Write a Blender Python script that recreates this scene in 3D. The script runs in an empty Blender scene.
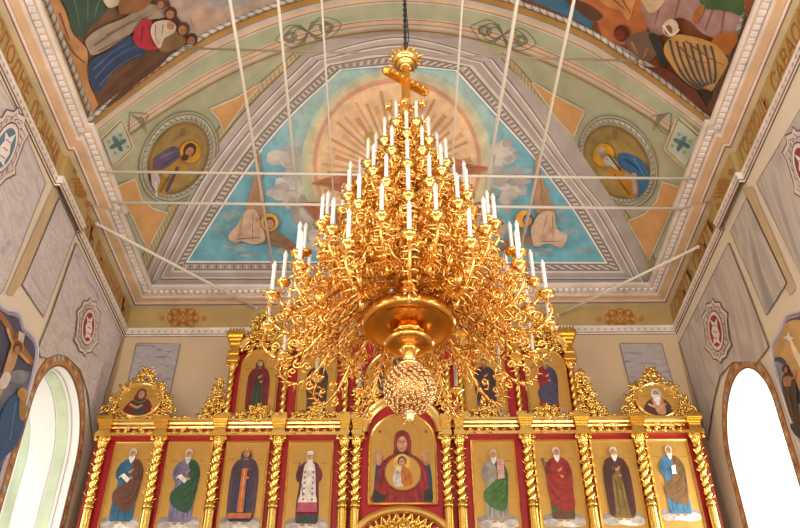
import bpy, bmesh, math, random
from mathutils import Vector, Matrix
from mathutils.geometry import tessellate_polygon
PI = math.pi
C = bpy.context.scene.collection
R = random.Random(7)

# ------------------------------------------------------------------ camera numbers (eye at the origin, z is height above the eye)
F = 861.0; PITCH = math.radians(37.7); ROLL = math.radians(0.3)
EYE = 1.6
FLOOR = -EYE
def ray(px, py):
    u = (px - 400) / F; v = (264 - py) / F
    c, s = math.cos(ROLL), math.sin(ROLL)
    u, v = u * c + v * s, -u * s + v * c
    return Vector((u, math.cos(PITCH) - v * math.sin(PITCH), math.sin(PITCH) + v * math.cos(PITCH)))
def on_y(Y): return lambda px, py: (lambda d: d * (Y / d.y))(ray(px, py))
def on_x(X): return lambda px, py: (lambda d: d * (X / d.x))(ray(px, py))
def on_z(Z): return lambda px, py: (lambda d: d * (Z / d.z))(ray(px, py))

# ------------------------------------------------------------------ room measures
XW, YB, YFRONT = 4.57, 12.0, -3.0
ZL, ZU = 7.775, 8.38
AB, AF = 8.7, 7.85            # back and front edge of the transverse arch
YI = 11.35                    # face of the icon screen
def AFX(x): return AF + max(0.0, abs(x) - 2.8) * 0.15
def H(x): x = abs(x); return 11.475786 - 0.156586 * x * x + 0.000026 * x ** 4
def Hb(d): return ((-0.054181 * d + 0.299015) * d + 0.449912) * d + 8.45719
def f_side(P): return P.z - H(P.x) - 0.03
def f_cove(P): return P.z - Hb(YB - P.y) - 0.03
def f_arch(P): return P.z - H(P.x)
def f_front(P): return P.z - H(P.x) - 0.05
def hit(f):
    def h(px, py):
        d = ray(px, py); a, b = 9.0, 9.0
        while f(d * b) < 0 and b < 22: a = b; b += 0.25
        for _ in range(26):
            m = (a + b) / 2
            if f(d * m) < 0: a = m
            else: b = m
        return d * b
    return h
def normal_of(h):
    def n(px, py):
        p = h(px, py); q = h(px + 1, py); r = h(px, py + 1)
        v = (q - p).cross(r - p)
        if v.length < 1e-9: return Vector((0, -1, 0))
        v.normalize()
        return -v if v.dot(p) > 0 else v
    return n

# ------------------------------------------------------------------ materials
def lin(c):
    if isinstance(c, str):
        c = c.lstrip('#'); c = [int(c[i:i + 2], 16) / 255 for i in (0, 2, 4)]
    return tuple(((x / 12.92) if x <= 0.04045 else ((x + 0.055) / 1.055) ** 2.4) for x in c[:3]) + (1.0,)
def newmat(name):
    m = bpy.data.materials.new(name); m.use_nodes = True
    nt = m.node_tree; b = nt.nodes['Principled BSDF']
    return m, nt, b
def solid(name, col, rough=0.6, metal=0.0, noise=0.0, scale=6.0, bump=0.0, bscale=40.0):
    m, nt, b = newmat(name)
    b.inputs['Roughness'].default_value = rough; b.inputs['Metallic'].default_value = metal
    b.inputs['Base Color'].default_value = lin(col)
    tc = nt.nodes.new('ShaderNodeTexCoord')
    if noise:
        n = nt.nodes.new('ShaderNodeTexNoise'); n.inputs['Scale'].default_value = scale; n.inputs['Detail'].default_value = 5
        nt.links.new(tc.outputs['Object'], n.inputs['Vector'])
        mx = nt.nodes.new('ShaderNodeMixRGB'); mx.blend_type = 'MULTIPLY'; mx.inputs['Fac'].default_value = noise
        mx.inputs['Color1'].default_value = lin(col); nt.links.new(n.outputs['Fac'], mx.inputs['Color2'])
        g = nt.nodes.new('ShaderNodeMixRGB'); g.blend_type = 'MIX'; g.inputs['Fac'].default_value = 1
        nt.links.new(mx.outputs['Color'], b.inputs['Base Color'])
    if bump:
        n2 = nt.nodes.new('ShaderNodeTexNoise'); n2.inputs['Scale'].default_value = bscale; n2.inputs['Detail'].default_value = 3
        nt.links.new(tc.outputs['Object'], n2.inputs['Vector'])
        bp = nt.nodes.new('ShaderNodeBump'); bp.inputs['Strength'].default_value = bump; bp.inputs['Distance'].default_value = 0.02
        nt.links.new(n2.outputs['Fac'], bp.inputs['Height']); nt.links.new(bp.outputs['Normal'], b.inputs['Normal'])
    return m
def painted(name, rough=0.65, var=0.22, scale=5.0, metal=0.0):
    """paint whose pigment comes from the face colour, mottled by brushwork"""
    m, nt, b = newmat(name)
    at = nt.nodes.new('ShaderNodeAttribute'); at.attribute_name = 'Col'
    tc = nt.nodes.new('ShaderNodeTexCoord')
    n = nt.nodes.new('ShaderNodeTexNoise'); n.inputs['Scale'].default_value = scale; n.inputs['Detail'].default_value = 6
    nt.links.new(tc.outputs['Object'], n.inputs['Vector'])
    mr = nt.nodes.new('ShaderNodeMapRange'); mr.inputs['From Min'].default_value = 0.3; mr.inputs['From Max'].default_value = 0.7
    mr.inputs['To Min'].default_value = 1 - var; mr.inputs['To Max'].default_value = 1 + var * 0.45
    nt.links.new(n.outputs['Fac'], mr.inputs['Value'])
    vm = nt.nodes.new('ShaderNodeVectorMath'); vm.operation = 'SCALE'
    nt.links.new(at.outputs['Color'], vm.inputs[0]); nt.links.new(mr.outputs['Result'], vm.inputs['Scale'])
    nt.links.new(vm.outputs['Vector'], b.inputs['Base Color'])
    b.inputs['Roughness'].default_value = rough; b.inputs['Metallic'].default_value = metal
    return m
def marble(name, c1, c2, c3, rot, scale=1.0, stretch=5.0):
    m, nt, b = newmat(name)
    tc = nt.nodes.new('ShaderNodeTexCoord'); mp = nt.nodes.new('ShaderNodeMapping')
    mp.inputs['Rotation'].default_value = rot; mp.inputs['Scale'].default_value = (scale, scale, scale * stretch)
    nt.links.new(tc.outputs['Object'], mp.inputs['Vector'])
    n = nt.nodes.new('ShaderNodeTexNoise'); n.inputs['Scale'].default_value = 1.3; n.inputs['Detail'].default_value = 9; n.inputs['Distortion'].default_value = 0.9
    nt.links.new(mp.outputs['Vector'], n.inputs['Vector'])
    cr = nt.nodes.new('ShaderNodeValToRGB')
    e = cr.color_ramp.elements
    e[0].position = 0.32; e[0].color = lin(c3); e[1].position = 0.43; e[1].color = lin(c1)
    for p, c in ((0.5, c2), (0.56, c1), (0.68, c2), (0.74, c3)):
        k = e.new(p); k.color = lin(c)
    nt.links.new(n.outputs['Fac'], cr.inputs['Fac']); nt.links.new(cr.outputs['Color'], b.inputs['Base Color'])
    b.inputs['Roughness'].default_value = 0.45
    return m
M = {}
M['plaster'] = solid('beige_plaster', '#d2b794', 0.7, noise=0.12, scale=1.5, bump=0.1)
M['plaster_light'] = solid('cream_plaster', '#e6d8c2', 0.7, noise=0.1, scale=1.5)
M['paint'] = painted('wall_paint', 0.65, 0.16, 3.0)
M['mural'] = painted('mural_paint', 0.5, 0.28, 4.5)
M['icon_paint'] = painted('icon_paint', 0.45, 0.35, 14.0)
M['icon_gold'] = solid('icon_gold_ground', '#cc9c4c', 0.38, 0.5, noise=0.25, scale=9, bump=0.1)
M['gold'] = solid('carved_gold', '#f2c66a', 0.24, 1.0, noise=0.12, scale=20)
M['gold_smooth'] = solid('gilded_moulding', '#efca7c', 0.3, 0.95)
M['brass'] = solid('chandelier_gold', '#f9c671', 0.17, 1.0)
M['brass_light'] = solid('polished_gold', '#ffdba4', 0.2, 1.0)
M['ball_core'] = solid('dark_gold', '#b88748', 0.35, 1.0)
M['bronze'] = solid('polished_bowl_gold', '#d29a50', 0.2, 1.0)
M['gold_chased'] = solid('chased_gold', '#f0b450', 0.25, 1.0, bump=0.8, bscale=30.0)
M['red'] = solid('crimson_lacquer', '#a80a18', 0.4, noise=0.15, scale=2)
M['marble'] = marble('grey_marble', '#d6cac6', '#c0b6b6', '#a8a2b0', (0.75, 0.0, 0.0), 1.0, 3.2)
M['marble_back'] = marble('grey_marble_back', '#b5a9a6', '#9f979a', '#85818e', (0, 0.8, 0.0), 1.6, 4.0)
M['marble_right'] = marble('brown_grey_marble', '#ccc0b8', '#b3a8a2', '#9a9594', (-0.25, 0, 0.0), 1.0, 0.22)
M['white'] = solid('white_enamel', '#e6e2da', 0.4)
M['candle'] = solid('white_candle', '#d6d3ce', 0.35, noise=0.0, bump=0.5, bscale=60)
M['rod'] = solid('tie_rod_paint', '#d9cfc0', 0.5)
M['rod_dark'] = solid('tie_rod_beige_paint', '#a28f78', 0.5)  # dark beige paint of the high arch rod
M['dark'] = solid('dark_cable', '#1c1a18', 0.5)
M['floor'] = solid('stone_floor', '#b39a7c', 0.5, noise=0.4, scale=1)
def pane_mat(e):
    m, nt, b = newmat('daylit_glass')
    b.inputs['Base Color'].default_value = (0.9, 0.95, 1, 1); b.inputs['Roughness'].default_value = 0.2
    b.inputs['Emission Color'].default_value = (0.93, 0.97, 1.0, 1); b.inputs['Emission Strength'].default_value = e
    return m
M['pane'] = pane_mat(1.6); M['pane_sunny'] = pane_mat(6.0)

# ------------------------------------------------------------------ mesh collector
class MB:
    def __init__(s): s.v = []; s.f = []; s.c = []; s.m = []; s.sm = []
    def face(s, idx, col=None, mi=0, smooth=False): s.f.append(tuple(idx)); s.c.append(col or (1, 1, 1, 1)); s.m.append(mi); s.sm.append(smooth)
    def add(s, pts): n = len(s.v); s.v += [tuple(p) for p in pts]; return n
    def quad(s, a, b, c, d, col=None, mi=0):
        n = s.add((a, b, c, d)); s.face((n, n + 1, n + 2, n + 3), col, mi)
    def box(s, lo, hi, col=None, mi=0, mat=None):
        P = [Vector((x, y, z)) for x in (lo[0], hi[0]) for y in (lo[1], hi[1]) for z in (lo[2], hi[2])]
        if mat is not None: P = [mat @ p for p in P]
        n = s.add(P)
        for q in ((0, 1, 3, 2), (4, 6, 7, 5), (0, 4, 5, 1), (2, 3, 7, 6), (0, 2, 6, 4), (1, 5, 7, 3)): s.face([n + i for i in q], col, mi)
    def tube(s, pts, rad, seg=6, col=None, mi=0, cap=True, flat=None):
        pts = [Vector(p) for p in pts]; k = len(pts)
        if not hasattr(rad, '__len__'): rad = [rad] * k
        up = Vector((0.13, 0.21, 0.97)).normalized(); prev = None; base = []
        for i, p in enumerate(pts):
            t = (pts[min(i + 1, k - 1)] - pts[max(i - 1, 0)])
            t = t.normalized() if t.length > 1e-9 else Vector((0, 0, 1))
            a = prev if prev is not None else (up if abs(t.dot(up)) < 0.95 else Vector((1, 0, 0)))
            a = (a - t * a.dot(t)); a = a.normalized() if a.length > 1e-6 else t.orthogonal().normalized()
            b = t.cross(a); prev = a
            base.append(s.add([p + (a * math.cos(2 * PI * j / seg) + b * math.sin(2 * PI * j / seg)) * rad[i] for j in range(seg)]))
        for i in range(k - 1):
            for j in range(seg):
                j2 = (j + 1) % seg
                s.face((base[i] + j, base[i] + j2, base[i + 1] + j2, base[i + 1] + j), col, mi, True)
        if cap:
            s.face([base[0] + j for j in range(seg)][::-1], col, mi); s.face([base[-1] + j for j in range(seg)], col, mi)
    def lathe(s, prof, c=(0, 0, 0), seg=20, axis=None, col=None, mi=0, wave=None, smooth=True):
        base = []
        for i, (r, z) in enumerate(prof):
            ring = []
            for j in range(seg):
                a = 2 * PI * j / seg
                rr = r * (wave(a, i, z) if wave else 1)
                p = Vector((rr * math.cos(a), rr * math.sin(a), z))
                if axis is not None: p = axis @ p
                ring.append(p + Vector(c))
            base.append(s.add(ring))
        for i in range(len(prof) - 1):
            for j in range(seg):
                j2 = (j + 1) % seg
                s.face((base[i] + j, base[i] + j2, base[i + 1] + j2, base[i + 1] + j), col, mi, smooth)
        if prof[0][0] > 1e-4: s.face([base[0] + j for j in range(seg)][::-1], col, mi)
        if prof[-1][0] > 1e-4: s.face([base[-1] + j for j in range(seg)], col, mi)
    def ball(s, c, r, seg=8, sc=(1, 1, 1), col=None, mi=0):
        rg = max(4, seg // 2 + 1); base = []
        for i in range(rg + 1):
            th = PI * i / rg
            base.append(s.add([(c[0] + sc[0] * r * math.sin(th) * math.cos(2 * PI * j / seg), c[1] + sc[1] * r * math.sin(th) * math.sin(2 * PI * j / seg), c[2] - sc[2] * r * math.cos(th)) for j in range(seg)]))
        for i in range(rg):
            for j in range(seg):
                j2 = (j + 1) % seg
                s.face((base[i] + j, base[i] + j2, base[i + 1] + j2, base[i + 1] + j), col, mi, True)
    def mesh(s, name, mats):
        me = bpy.data.meshes.new(name); me.from_pydata(s.v, [], s.f)
        for m in (mats if isinstance(mats, (list, tuple)) else [mats]): me.materials.append(m)
        me.polygons.foreach_set('material_index', s.m); me.polygons.foreach_set('use_smooth', s.sm)
        ca = me.color_attributes.new('Col', 'FLOAT_COLOR', 'CORNER')
        flat = []
        for f, c in zip(s.f, s.c): flat += list(c) * len(f)
        ca.data.foreach_set('color', flat); me.update()
        return me
    def build(s, name, mats, parent=None, loc=None):
        o = bpy.data.objects.new(name, s.mesh(name, mats)); C.objects.link(o)
        if parent is not None: o.parent = parent
        if loc is not None: o.location = loc
        return o
def tag(o, label=None, cat=None, group=None, kind=None):
    if label: o['label'] = label
    if cat: o['category'] = cat
    if group: o['group'] = group
    if kind: o['kind'] = kind
    return o
def empty(name, loc=(0, 0, 0)):
    o = bpy.data.objects.new(name, None); o.location = loc; o.empty_display_size = 0.1; C.objects.link(o); return o
def struct(o): o['kind'] = 'structure'; return o
def settle(root, loc):
    """put the root at its base while its meshes stay where they were modelled"""
    root.location = loc
    for ch in root.children: ch.location = Vector(ch.location) - Vector(loc)

# ------------------------------------------------------------------ painting tools
def inside(p, poly):
    c = False; j = len(poly) - 1
    for i in range(len(poly)):
        if (poly[i][1] > p[1]) != (poly[j][1] > p[1]) and p[0] < (poly[j][0] - poly[i][0]) * (p[1] - poly[i][1]) / (poly[j][1] - poly[i][1]) + poly[i][0]: c = not c
        j = i
    return c
def shade(c, k):
    c = c.lstrip('#'); v = [int(c[i:i + 2], 16) for i in (0, 2, 4)]
    return '#%02x%02x%02x' % tuple(max(0, min(255, int(x * k))) for x in v)
def smooth_loop(pts, n=5):
    out = []; k = len(pts)
    for i in range(k):
        p0, p1, p2, p3 = pts[i - 1], pts[i], pts[(i + 1) % k], pts[(i + 2) % k]
        for j in range(n):
            t = j / n
            out.append(tuple(0.5 * ((2 * p1[a]) + (-p0[a] + p2[a]) * t + (2 * p0[a] - 5 * p1[a] + 4 * p2[a] - p3[a]) * t * t + (-p0[a] + 3 * p1[a] - 3 * p2[a] + p3[a]) * t ** 3) for a in (0, 1)))
    return out
def smooth_line(pts, n=5):
    if len(pts) < 3: return list(pts)
    out = []; k = len(pts)
    for i in range(k - 1):
        p0, p1, p2, p3 = pts[max(i - 1, 0)], pts[i], pts[i + 1], pts[min(i + 2, k - 1)]
        for j in range(n):
            t = j / n
            out.append(tuple(0.5 * ((2 * p1[a]) + (-p0[a] + p2[a]) * t + (2 * p0[a] - 5 * p1[a] + 4 * p2[a] - p3[a]) * t * t + (-p0[a] + 3 * p1[a] - 3 * p2[a] + p3[a]) * t ** 3) for a in range(len(p0))))
    out.append(tuple(pts[-1])); return out
class Painter:
    """flat coats of paint laid one over another on a surface; fn maps picture-plane points to the surface"""
    def __init__(s, fn, nrm, step=0.0015, grid=None):
        s.fn, s.n, s.step, s.grid, s.mb, s.layer = fn, nrm, step, grid, MB(), 1
    def P(s, x, y, lay):
        n = s.n(x, y) if callable(s.n) else s.n
        return s.fn(x, y) + n * (lay * s.step)
    def poly(s, pts, col, smooth=False, layer=None, mi=0):
        if layer is None: s.layer += 1; layer = s.layer
        if smooth: pts = smooth_loop(pts)
        c = lin(col)
        tris = tessellate_polygon([[Vector((p[0], p[1], 0)) for p in pts]])
        if s.grid is None:
            n = s.mb.add([s.P(p[0], p[1], layer) for p in pts])
            for t in tris:
                a, b, d = (s.mb.v[n + i] for i in t)
                s.mb.face([n + i for i in t], c, mi)
        else:
            bm = bmesh.new(); vs = [bm.verts.new((p[0], p[1], 0)) for p in pts]
            for t in tris:
                try: bm.faces.new([vs[i] for i in t])
                except ValueError: pass
            for ax in (0, 1):
                lo = min(p[ax] for p in pts); hi = max(p[ax] for p in pts); g = math.floor(lo / s.grid) * s.grid + s.grid
                while g < hi:
                    co = [0, 0, 0]; no = [0, 0, 0]; co[ax] = g; no[ax] = 1
                    bmesh.ops.bisect_plane(bm, geom=bm.verts[:] + bm.edges[:] + bm.faces[:], dist=1e-5, plane_co=co, plane_no=no); g += s.grid
            bm.verts.index_update(); bm.verts.ensure_lookup_table()
            n = s.mb.add([s.P(v.co.x, v.co.y, layer) for v in bm.verts])
            for f in bm.faces: s.mb.face([n + v.index for v in f.verts], c, mi)
            bm.free()
    def ell(s, cx, cy, rx, ry, col, rot=0, n=20, layer=None, mi=0):
        cr, sr = math.cos(rot), math.sin(rot)
        s.poly([(cx + rx * math.cos(a) * cr - ry * math.sin(a) * sr, cy + rx * math.cos(a) * sr + ry * math.sin(a) * cr) for a in (2 * PI * i / n for i in range(n))], col, layer=layer, mi=mi)
    def line(s, pts, w, col, smooth=True, layer=None, w1=None, mi=0):
        if layer is None: s.layer += 1; layer = s.layer
        if smooth: pts = smooth_line(pts, 4)
        if s.grid:
            q = [pts[0]]
            for a, b in zip(pts, pts[1:]):
                k = max(1, int(math.hypot(b[0] - a[0], b[1] - a[1]) / s.grid))
                q += [(a[0] + (b[0] - a[0]) * i / k, a[1] + (b[1] - a[1]) * i / k) for i in range(1, k + 1)]
            pts = q
        c = lin(col); k = len(pts); n = None
        for i, p in enumerate(pts):
            a = pts[max(i - 1, 0)]; b = pts[min(i + 1, k - 1)]
            dx, dy = b[0] - a[0], b[1] - a[1]; l = math.hypot(dx, dy) or 1
            ww = (w if w1 is None else w + (w1 - w) * i / (k - 1)) / 2
            m = s.mb.add([s.P(p[0] - dy / l * ww, p[1] + dx / l * ww, layer), s.P(p[0] + dy / l * ww, p[1] - dx / l * ww, layer)])
            if n is not None: s.mb.face((n, n + 1, m + 1, m), c, mi)
            n = m
    def ring(s, cx, cy, rx, ry, w, col, rot=0, layer=None):
        cr, sr = math.cos(rot), math.sin(rot)
        pts = [(cx + rx * math.cos(a) * cr - ry * math.sin(a) * sr, cy + rx * math.cos(a) * sr + ry * math.sin(a) * cr) for a in (2 * PI * i / 28 for i in range(29))]
        s.line(pts, w, col, smooth=False, layer=layer)
    def band(s, A, B, t0, t1, col, layer=1, n=None):
        """strip between fractions t0..t1 from polyline A to polyline B"""
        c = lin(col); prev = None
        for a, b in zip(A, B):
            k = max(1, int(math.hypot(b[0] - a[0], b[1] - a[1]) * (t1 - t0) / (s.grid or 99)) )
            row = s.mb.add([s.P(a[0] + (b[0] - a[0]) * (t0 + (t1 - t0) * i / k), a[1] + (b[1] - a[1]) * (t0 + (t1 - t0) * i / k), layer) for i in range(k + 1)])
            if prev is not None and prev[1] == k:
                for i in range(k): s.mb.face((prev[0] + i, row + i, row + i + 1, prev[0] + i + 1), c)
            elif prev is not None:
                s.mb.face([prev[0] + i for i in range(prev[1] + 1)] + [row + i for i in range(k, -1, -1)], c)
            prev = (row, k)
    def build(s, name, mat, parent=None): return s.mb.build(name, mat, parent)
def resample(pts, n, smooth=False):
    if smooth: pts = smooth_line(pts, 8)
    L = [0]
    for a, b in zip(pts, pts[1:]): L.append(L[-1] + math.hypot(b[0] - a[0], b[1] - a[1]))
    out = []; j = 0
    for i in range(n + 1):
        t = L[-1] * i / n
        while j < len(pts) - 2 and L[j + 1] < t: j += 1
        k = (t - L[j]) / ((L[j + 1] - L[j]) or 1)
        out.append((pts[j][0] + (pts[j + 1][0] - pts[j][0]) * k, pts[j][1] + (pts[j + 1][1] - pts[j][1]) * k))
    return out
def mir(pts): return [(800 - x, y) for x, y in pts]

# ================================================================== SETTING
# floor
b = MB(); b.box((-XW - 1.2, YFRONT, FLOOR - 0.1), (XW + 1.2, YB + 0.2, FLOOR)); struct(b.build('floor', M['floor']))
# back wall
b = MB(); b.box((-XW - 0.3, YB, FLOOR), (XW + 0.3, YB + 0.2, 12.2)); wall_back = struct(b.build('wall_back', M['plaster']))
# side walls with arched openings
WIN = {-1: dict(yc=10.345, r=0.885, zs=5.18, zb=2.4, top=6.08, out=1.035, otop=6.33), 1: dict(yc=10.23, r=0.86, zs=5.05, zb=2.4, top=5.93, out=1.01, otop=6.13)}
def arch_loop(w, r, top, zb, n=20):
    return [(w['yc'] + r * math.cos(a), w['zs'] + (top - w['zs']) * math.sin(a)) for a in (PI * i / n for i in range(n + 1))] + [(w['yc'] - r, zb), (w['yc'] + r, zb)]
walls = {}
for sx in (-1, 1):
    w = WIN[sx]; b = MB(); X = sx * XW
    loop = arch_loop(w, w['r'], w['top'], w['zb'])
    outer = [(YFRONT, FLOOR), (YB + 0.05, FLOOR), (YB + 0.05, 9.3), (YFRONT, 9.3)]
    tr = tessellate_polygon([[Vector((p[0], p[1], 0)) for p in outer], [Vector((p[0], p[1], 0)) for p in loop]])
    allp = outer + loop; n = b.add([(X, p[0], p[1]) for p in allp])
    for t in tr: b.face([n + i for i in t])
    # splayed reveal, narrower at the glass
    loop2 = [((p[0] - w['yc']) * 0.84 + w['yc'], (p[1] - w['zb']) * 0.9 + w['zb'] + 0.15) for p in loop]
    n1 = b.add([(X, p[0], p[1]) for p in loop]); n2 = b.add([(X + sx * 0.95, p[0], p[1]) for p in loop2]); k = len(loop)
    for i in range(k): b.face((n1 + i, n1 + (i + 1) % k, n2 + (i + 1) % k, n2 + i), mi=1, smooth=i < 20)
    name = 'wall_left' if sx < 0 else 'wall_right'
    walls[sx] = struct(b.build(name, [M['plaster_light'], M['white']]))
    # glazing
    win = struct(empty('window_1' if sx < 0 else 'window_2', (0, 0, 0)))
    g = MB(); tr = tessellate_polygon([[Vector((p[0], p[1], 0)) for p in loop2]]); n = g.add([(X + sx * 0.93, p[0], p[1]) for p in loop2])
    for t in tr: g.face([n + i for i in t])
    g.build('window_pane', M['pane'] if sx < 0 else M['pane_sunny'], win)
    fr = MB()
    fr.tube([(X + sx * 0.9, p[0], p[1]) for p in loop2] + [(X + sx * 0.9,) + tuple(loop2[0])], 0.03, 5)
    fr.box((X + sx * 0.9 - 0.02, w['yc'] - 0.02, w['zb']), (X + sx * 0.9 + 0.02, w['yc'] + 0.02, 6.0))
    for z in (3.3, 4.2, 5.1): fr.box((X + sx * 0.9 - 0.02, w['yc'] - 0.72, z), (X + sx * 0.9 + 0.02, w['yc'] + 0.72, z + 0.04))
    fr.build('window_frame', M['white'], win)
    settle(win, (X + sx * 0.93, w['yc'], w['zb']))
    # painted frame band round the opening
    bd = MB()
    lo = arch_loop(w, w['r'] + 0.0, w['top'], w['zb'], 40)[:-2]; lo2 = arch_loop(w, w['out'], w['otop'], w['zb'], 40)[:-2]
    lo = [(w['yc'] + w['r'], w['zb'])] + lo + [(w['yc'] - w['r'], w['zb'])]; lo2 = [(w['yc'] + w['out'], w['zb'])] + lo2 + [(w['yc'] - w['out'], w['zb'])]
    def strip(mb, A, B, t0, t1, col, th, x0=X, s=sx):
        c = lin(col); q = None
        for a, bb in zip(A, B):
            m = mb.add([(x0 - s * th, a[0] + (bb[0] - a[0]) * t, a[1] + (bb[1] - a[1]) * t) for t in (t0, t1)])
            if q is not None: mb.face((q, q + 1, m + 1, m), c)
            q = m
    strip(bd, lo, lo2, 0.0, 1.0, '#b98a5c', 0.01)
    strip(bd, lo, lo2, 0.0, 0.1, '#8a4f42', 0.013); strip(bd, lo, lo2, 0.9, 1.0, '#8a4f42', 0.013)
    strip(bd, lo, lo2, 1.0, 1.35, '#ded2c4', 0.006)
    # little rosettes along the band
    rs = resample([((a[0] + c[0]) / 2, (a[1] + c[1]) / 2) for a, c in zip(lo, lo2)], 64)
    for i, p in enumerate(rs[1:-1]):
        col = lin(['#d8b98c', '#9c5a48', '#d8b98c', '#a4b0b8' if i % 8 == 3 else '#94604a'][i % 4])
        rr = 0.05 if i % 8 == 3 else 0.032
        n = bd.add([(X - sx * 0.016, p[0] + rr * math.cos(a) * (1 + 0.4 * math.cos(4 * a)), p[1] + rr * math.sin(a) * (1 + 0.4 * math.cos(4 * a))) for a in (2 * PI * j / 12 for j in range(12))])
        bd.face([n + j for j in range(12)], col)
    bd.build('painted_window_border', M['paint'], walls[sx])
    # green stripes painted inside the reveal
    gs = MB()
    def rev(t, side, z, X=X, sx=sx, w=w):   # t 0 at room, 1 at glass
        yy = side * w['r'] * (1 - 0.16 * t)
        return (X + sx * 0.95 * t, w['yc'] + yy - side * 0.006, z)
    def arc(t, a, X=X, sx=sx, w=w):
        y = w['yc'] + w['r'] * math.cos(a); z = w['zs'] + (w['top'] - w['zs']) * math.sin(a)
        y2 = (y - w['yc']) * 0.84 + w['yc']; z2 = (z - w['zb']) * 0.9 + w['zb'] + 0.15
        return Vector((X + sx * 0.95 * t, y + (y2 - y) * t - 0.006 * math.cos(a), z + (z2 - z) * t - 0.006 * math.sin(a)))
    for t0, t1, col in ((0.10, 0.115, '#a9a394'), (0.16, 0.3, '#c3ccac'), (0.32, 0.33, '#a9b496'), (0.68, 0.8, '#c3ccac'), (0.83, 0.845, '#a9a394')):
        q = None
        for a in [PI * i / 24 for i in range(25)]:
            m = gs.add([arc(t0, a), arc(t1, a)])
            if q is not None: gs.face((q, q + 1, m + 1, m), lin(col))
            q = m
        for a, zb in ((0, w['zb']), (PI, w['zb'])):
            p0, p1 = arc(t0, a), arc(t1, a)
            n = gs.add([p0, p1, (p1.x, p1.y, zb + 0.2), (p0.x, p0.y, zb)]); gs.face((n, n + 1, n + 2, n + 3), lin(col))
    gs.build('painted_reveal_stripes', M['paint'], walls[sx])

BUMP = 0.07; YP0, YP1 = 8.35, 9.28
# ---- cornices swept round the room
def offset_path(path, p):
    out = []
    k = len(path)
    for i in range(k):
        ns = []
        for a, c in ((i - 1, i), (i, i + 1)):
            if a >= 0 and c < k:
                d = (Vector(path[c]) - Vector(path[a])).normalized(); ns.append(Vector((d.y, -d.x)))
        if len(ns) == 1: o = ns[0]
        else:
            den = 1 + ns[0].dot(ns[1]); o = (ns[0] + ns[1]) / den
        out.append(Vector(path[i]) + o * p)
    return out
PATH = [(-XW, YFRONT), (-XW, YP0), (-XW + BUMP, YP0), (-XW + BUMP, YP1), (-XW, YP1), (-XW, YB), (XW, YB), (XW, YP1), (XW - BUMP, YP1), (XW - BUMP, YP0), (XW, YP0), (XW, YFRONT)]
def sweep(mb, prof, cols, path=PATH):
    rows = []
    for p, h in prof:
        rows.append(mb.add([(q.x, q.y, h) for q in offset_path(path, p)]))
    for i in range(len(prof) - 1):
        for j in range(len(path) - 1):
            mb.face((rows[i] + j, rows[i] + j + 1, rows[i + 1] + j + 1, rows[i + 1] + j), lin(cols[i]))
def along(path, p, step):
    """points with direction and inward normal spaced along the offset path"""
    o = offset_path(path, p); out = []
    for a, c in zip(o, o[1:]):
        L = (c - a).length
        if L < 0.2: continue
        d = (c - a) / L; k = max(1, int(L / step))
        for i in range(k): out.append((a + d * (L * (i + 0.5) / k), d, Vector((d.y, -d.x))))
    return out
# trim_1: lower picture-rail cornice
b = MB()
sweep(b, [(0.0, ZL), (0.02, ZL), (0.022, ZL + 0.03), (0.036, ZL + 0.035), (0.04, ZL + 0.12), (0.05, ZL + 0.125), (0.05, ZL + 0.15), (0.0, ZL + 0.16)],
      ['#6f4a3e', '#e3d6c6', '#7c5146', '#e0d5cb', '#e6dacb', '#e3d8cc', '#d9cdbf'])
for p, d, nn in along(PATH, 0.046, 0.11):
    if p.y < 4: continue
    c = Vector((p.x, p.y, ZL + 0.078)); t = Vector((d.x, d.y, 0)); u = Vector((0, 0, 1)); 
    for s_ in (-1, 1):
        m = b.add([c + t * (s_ * 0.0), c + t * 0.028 + u * 0.028 * s_, c + t * 0.05, c + t * 0.022 + u * 0.01 * s_]); b.face((m, m + 1, m + 2, m + 3), lin('#a0796e'))
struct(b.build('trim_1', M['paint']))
# trim_2: frieze
b = MB()
sweep(b, [(0.012, ZL + 0.155), (0.012, 8.40)], ['#b3975f'])
frieze = struct(b.build('trim_2', M['paint']))
# trim_3: main cornice
b = MB()
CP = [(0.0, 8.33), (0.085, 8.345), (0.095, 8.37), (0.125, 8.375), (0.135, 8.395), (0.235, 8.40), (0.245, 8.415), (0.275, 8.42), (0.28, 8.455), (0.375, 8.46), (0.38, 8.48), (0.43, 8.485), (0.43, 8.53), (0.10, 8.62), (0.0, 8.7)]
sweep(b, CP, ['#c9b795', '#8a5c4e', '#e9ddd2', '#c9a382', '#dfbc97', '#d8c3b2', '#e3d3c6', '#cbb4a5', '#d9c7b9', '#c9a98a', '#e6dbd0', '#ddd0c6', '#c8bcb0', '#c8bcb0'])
for p, d, nn in along(PATH, 0.325, 0.1):
    if p.y < 3.5: continue
    m = Matrix(((d.x, nn.x, 0, p.x), (d.y, nn.y, 0, p.y), (0, 0, 1, 8.43), (0, 0, 0, 1)))
    b.box((-0.028, -0.035, 0), (0.028, 0.035, 0.04), lin('#efe8e2'), mat=m)
struct(b.build('trim_3', M['paint']))

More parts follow.
